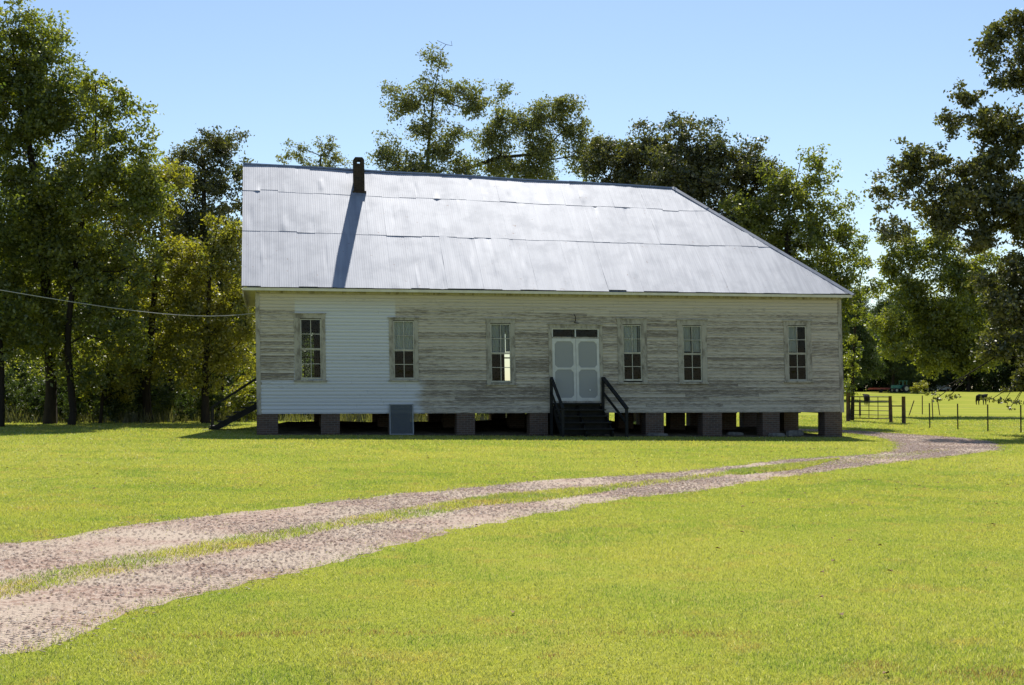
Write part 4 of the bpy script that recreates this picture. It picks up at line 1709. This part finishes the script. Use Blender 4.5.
tree('oak_tree', 'tallest dark oak behind the right end of the ridge', 64, [(695, 421), (695, 320), (692, 220), (688, 150)],
     [(682, 130, 17, 15), (708, 138, 20, 18), (675, 160, 26, 22), (715, 165, 30, 24), (740, 160, 20, 18), (690, 190, 40, 24), (740, 195, 34, 26), (765, 175, 20, 20), (745, 170, 24, 18), (770, 195, 20, 18), (700, 160, 24, 20), (665, 185, 26, 16), (715, 230, 50, 30), (755, 245, 40, 34)], .3, 'leaf_oak', 9.5, .74, 240, .15, BH)
tree('broadleaf_tree', 'big yellow green tree filling the space behind the hip of the roof', 61, [(788, 422), (788, 360), (786, 280), (790, 210), (800, 160)],
     [(812, 165, 14, 14), (795, 190, 26, 20), (760, 215, 28, 24), (825, 215, 26, 26), (795, 240, 36, 28), (745, 225, 16, 20), (835, 255, 24, 30), (790, 285, 44, 28), (840, 295, 18, 24), (800, 330, 40, 26), (838, 330, 14, 20), (770, 200, 16, 16), (822, 180, 10, 14), (850, 275, 10, 18), (780, 180, 16, 14), (852, 310, 8, 18), (845, 235, 12, 16), (730, 205, 14, 14)], .3, 'leaf_green', 9.5, .7, 230, .145, BH, hue=.5)
tree('slender_tree', 'thin airy tree just right of the schoolhouse corner', 72, [(852, 419), (853, 370), (856, 320), (862, 270)],
     [(862, 262, 11, 16), (855, 245, 9, 9), (870, 290, 10, 10), (858, 310, 9, 14), (852, 350, 10, 20), (878, 285, 9, 8), (850, 385, 12, 18)], .11, 'leaf_green', 9, .5, 130, .14, BH, hue=.4)

# right side
tree('oak_tree', 'large dark oak reaching in from the right edge', 51, [(1085, 436), (1083, 380), (1075, 300), (1062, 200), (1050, 100), (1040, 40)],
     [(985, 45, 12, 18), (1005, 70, 20, 18), (970, 95, 16, 12), (1030, 60, 22, 40), (955, 125, 16, 14), (985, 120, 24, 18), (1020, 130, 34, 26), (925, 155, 16, 12), (905, 165, 14, 10), (915, 185, 24, 12), (884, 195, 10, 9), (950, 185, 26, 14), (990, 180, 30, 22), (900, 230, 18, 10), (940, 220, 26, 12), (985, 235, 26, 18), (1030, 210, 36, 36), (1020, 270, 30, 20), (1010, 320, 28, 24), (1045, 350, 36, 36), (995, 350, 18, 18), (1080, 130, 50, 60), (1100, 250, 60, 70), (1120, 350, 50, 50), (1000, 25, 8, 12), (1018, 25, 8, 12), (1075, 50, 40, 45), (1005, 150, 30, 20), (960, 205, 40, 16), (1000, 210, 40, 24), (1000, 290, 24, 18), (1035, 300, 30, 24), (1030, 372, 24, 12), (935, 170, 22, 12)],
     .42, 'leaf_oak', 11.5, .60, 230, .155, 'trees on the right of the yard', hue=.6, sprays=[(1008, 390, 6, 3), (992, 399, 6, 2), (1004, 402, 5, 2), (1016, 402, 4, 2), (950, 396, 6, 2), (932, 394, 5, 3), (936, 399, 3, 2), (1010, 408, 3, 1.5)])
tree('broadleaf_tree', 'lighter green open tree behind the large dark oak', 84, [(1052, 413), (1045, 370), (1025, 330), (990, 290), (955, 255)],
     [(925, 250, 24, 18), (900, 265, 22, 16), (950, 275, 30, 22), (910, 300, 26, 16), (960, 310, 34, 22), (925, 330, 26, 16), (985, 280, 30, 30), (950, 350, 34, 16), (990, 345, 34, 22), (895, 240, 14, 12), (945, 240, 18, 12), (930, 358, 26, 10), (932, 308, 26, 14), (905, 285, 22, 12), (955, 330, 26, 14), (890, 325, 20, 16), (900, 345, 20, 12), (975, 362, 20, 9)], .3, 'leaf_green', 8, .85, 220, .19, 'trees on the right of the yard', hue=.6)


# woods behind: a few trees built once and copied
def proto(name, H_, Rr, mat, seed, per=190, size=.2, crown0=.22):
    root = empty(name)
    bl = []
    for k in range(9):
        a = k * 2.4 + seed
        f = crown0 + .12 + (.86 - crown0) * k / 9
        r = Rr * (1 - abs(f - .5) * .9) * .62
        bl.append((math.cos(a) * Rr * .5 * (1.1 - f), math.sin(a) * Rr * .5 * (1.1 - f), H_ * f, r, r, r * .85))
    C = in_blobs(bl, 6.5)
    rad = .95 * (.7 + .6 * rng.random(len(C)))
    leaves('crown', C, rad, per, size, M[mat], root)
    skeleton('trunk', [(0, 0, -.2), (.1, 0, H_ * .3), (-.1, .1, H_ * .6), (.1, 0, H_ * .92)], Rr * .055, C, root, .014)
    return root


def copy_tree(root, x, y, rz, s, label, group, cat='tree'):
    o = root.copy()
    COL.objects.link(o)
    o.location = (x, y, float(g(x, y)))
    o.rotation_euler = (0, 0, rz)
    o.scale = (s, s, s)
    for ch in root.children:
        c_ = ch.copy()
        COL.objects.link(c_)
        c_.parent = o
    return tag(o, label, cat, group)


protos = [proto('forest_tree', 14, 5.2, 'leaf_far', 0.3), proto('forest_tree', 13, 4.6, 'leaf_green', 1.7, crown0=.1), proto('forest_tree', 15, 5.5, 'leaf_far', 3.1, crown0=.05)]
spots = []
for k, px in enumerate((-190, -120, -60, -10, 30, 75, 115, 160, 205, 245)):
    spots.append((px, 72 + (k * 37 % 17), .78 + .1 * (k * 53 % 3) if px < 100 else .62 + .06 * (k % 3), k % 3))
for k, px in enumerate((-240, -150, -80, 0, 55, 100, 140, 190, 235, 275)):
    spots.append((px, 98 + (k * 29 % 15), .8 + .08 * (k % 3) if px < 110 else .68, (k + 1) % 3))
used = set()
LW = ['deep shaded forest tree standing back in the left wood', 'leafy green forest tree in the interior of the left wood', 'full skirted forest tree closing the back of the left wood']
RW = ['round dark tree of the far wood beyond the pasture', 'mid green tree of the far wood beyond the pasture', 'broad low skirted tree of the far wood beyond the pasture']


def plant(px, D, s, kind, label, group):
    x = at(px, 400, D)[0]
    rz = rng.random() * 6.28
    if kind not in used:
        used.add(kind)
        o = protos[kind]
        o.location = (x, D, float(g(x, D)))
        o.rotation_euler = (0, 0, rz)
        o.scale = (s, s, s)
        return tag(o, label, 'tree', group)
    return copy_tree(protos[kind], x, D, rz, s, label, group)


for px, D, s, kind in spots:
    plant(px, D, s, kind, LW[kind], 'forest trees inside the left wood')
for k, px in enumerate((800, 835, 862, 890, 915, 940, 968, 995, 1020, 1050, 1085, 1125, 1170)):
    D = 262 + (k * 41 % 30)
    s = (1.45, 1.4, 1.3, 1.25, 1.4, 1.5, 1.4, 1.5, 1.45, 1.5, 1.5, 1.5, 1.5)[k]
    plant(px, D, s, (2, 0, 1)[k % 3], RW[(2, 0, 1)[k % 3]], 'trees of the far wood')
for k, px in enumerate((845, 885, 930, 975, 1015, 1060, 1110)):
    plant(px, 300 + (k * 23 % 20), 1.35, (0, 2, 1)[k % 3], RW[(0, 2, 1)[k % 3]], 'trees of the far wood')
plant(848, 196, 1.12, 2, 'big blue green tree at the left end of the far pasture', 'trees of the far wood')
plant(893, 251, 1.15, 0, 'dark rounded tree next to the big blue green pasture tree', 'trees of the far wood')

# shrubs of the wood edge
def shrub_proto(name, w, h, mat):
    root = empty(name)
    bl = [(math.cos(a) * w * .4, math.sin(a) * w * .4, h * f, w * .45, w * .45, h * .42) for a, f in ((0, .5), (2, .6), (4, .45), (5.3, .75))]
    C = in_blobs(bl, 26)
    C = C[C[:, 2] > .05]
    leaves('foliage', C, .26 * (.7 + .6 * rng.random(len(C))), 90, .11, M[mat], root)
    skeleton('stem', [(0, 0, -.05), (.03, 0, h * .4)], .035, C, root, .004)
    return root


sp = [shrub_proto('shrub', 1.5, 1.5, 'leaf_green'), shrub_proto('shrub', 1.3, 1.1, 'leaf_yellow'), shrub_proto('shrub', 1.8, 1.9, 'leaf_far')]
sused = set()
SL = ['rounded green shrub at the edge of the wood', 'low yellowish shrub at the edge of the wood', 'tall dark shrub at the edge of the wood']


def bush(px, D, s, kind, label, group):
    x = at(px, 400, D)[0]
    rz = rng.random() * 6.28
    if kind not in sused:
        sused.add(kind)
        o = sp[kind]
        o.location = (x, D, float(g(x, D)))
        o.rotation_euler = (0, 0, rz)
        o.scale = (s, s, s)
        return tag(o, label, 'shrub', group)
    return copy_tree(sp[kind], x, D, rz, s, label, group, 'shrub')


for k in range(26):
    px = -60 + k * 12.4
    D = 57 + (k * 31 % 13)
    kd = (0, 2, 1, 2, 0)[k % 5]
    bush(px, D, .8 + .45 * ((k * 17 % 7) / 7), kd, SL[kd], 'shrubs at the foot of the left wood')
SB = ['rounded green shrub seen under the floor behind the schoolhouse', 'low yellowish shrub seen under the floor behind the schoolhouse', 'tall dark shrub seen under the floor behind the schoolhouse']
for k in range(16):
    px = 262 + k * 17
    D = 64 + (k * 7 % 9)
    kd = (1, 0, 1)[k % 3]
    bush(px, D, .95 + .3 * ((k * 13 % 5) / 5), kd, SB[kd], 'shrubs behind the schoolhouse')
bush(918, 235, 1.9, 1, 'bright bush at the near edge of the far wood between tractor and car', 'shrubs of the far wood')

# far, dense wood bottoms that read as one mass
def wood_mass(name, x0, x1, y0, y1, zt, n, rad, per, size, mat):
    C = np.stack([rng.uniform(x0, x1, n), rng.uniform(y0, y1, n), rng.random(n) * zt * (.6 + .4 * rng.random(n))], 1)
    C[:, 2] += g(C[:, 0], C[:, 1])
    o = leaves(name, C, rad * (.7 + .6 * rng.random(n)), per, size, M[mat], None)
    return tag(o, kind='stuff')


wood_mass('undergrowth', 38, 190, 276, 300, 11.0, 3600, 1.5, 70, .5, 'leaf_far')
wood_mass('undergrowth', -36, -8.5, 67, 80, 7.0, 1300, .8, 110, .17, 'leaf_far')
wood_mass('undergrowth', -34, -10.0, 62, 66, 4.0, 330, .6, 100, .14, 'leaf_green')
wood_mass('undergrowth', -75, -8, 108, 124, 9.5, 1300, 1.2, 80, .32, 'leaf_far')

# tall weeds along the wood edge
n = 26000
x = rng.uniform(-30, 3, n)
y = rng.uniform(54.5, 74, n)
cl = np.sin(x * 1.9 + np.sin(y)) * np.sin(y * 1.3 + x * .6)
ok = (rng.random(n) < .45 + .5 * cl) & (y > 56 + 3.0 * (x > -14))
u, v = hloc(x, y)
ok &= ~((u > -2.5) & (v < 10.5))
x, y = x[ok], y[ok]
n = len(x)
h = (.25 + .55 * rng.random(n)) * (.6 + .5 * (np.sin(x * .8) * .5 + .5))
a = rng.random(n) * 6.28
w = .028
la = rng.random(n) * 6.28
z = g(x, y)
P0 = np.stack([x - np.cos(a) * w, y - np.sin(a) * w, z], 1)
P1 = np.stack([x + np.cos(a) * w, y + np.sin(a) * w, z], 1)
P2 = np.stack([x + np.cos(la) * h * .35, y + np.sin(la) * h * .35, z + h], 1)
tag(np_mesh('tall_weeds', np.stack([P0, P1, P2], 1).reshape(-1, 3), np.arange(n * 3), np.arange(n) * 3, M['weed'], {'rnd': rng.random(n), 'hue': rng.random(n)}), kind='stuff')

# dead leaves on the lawn
n = 420
y = np.sqrt(rng.random(n)) * 36 + 6
x = (rng.random(n) * 2 - 1) * .4 * y
ok = rng.random(n) < .25 + .75 * (x > 2)
x, y = x[ok], y[ok]
n = len(x)
a = rng.random(n) * 6.28
s = .022 + .022 * rng.random(n)
z = g(x, y) + .018
c, d = np.cos(a) * s, np.sin(a) * s
V = np.stack([np.stack([x - c, y - d, z], 1), np.stack([x + d * .5, y - c * .5, z + .012], 1), np.stack([x + c, y + d, z + .004], 1), np.stack([x - d * .5, y + c * .5, z + .018], 1)], 1).reshape(-1, 3)
tag(np_mesh('leaf_litter', V, np.arange(n * 4), np.arange(n) * 4, mottled('dead_leaf', (.10, .055, .03), (.20, .12, .06), 8, .9)), kind='stuff')
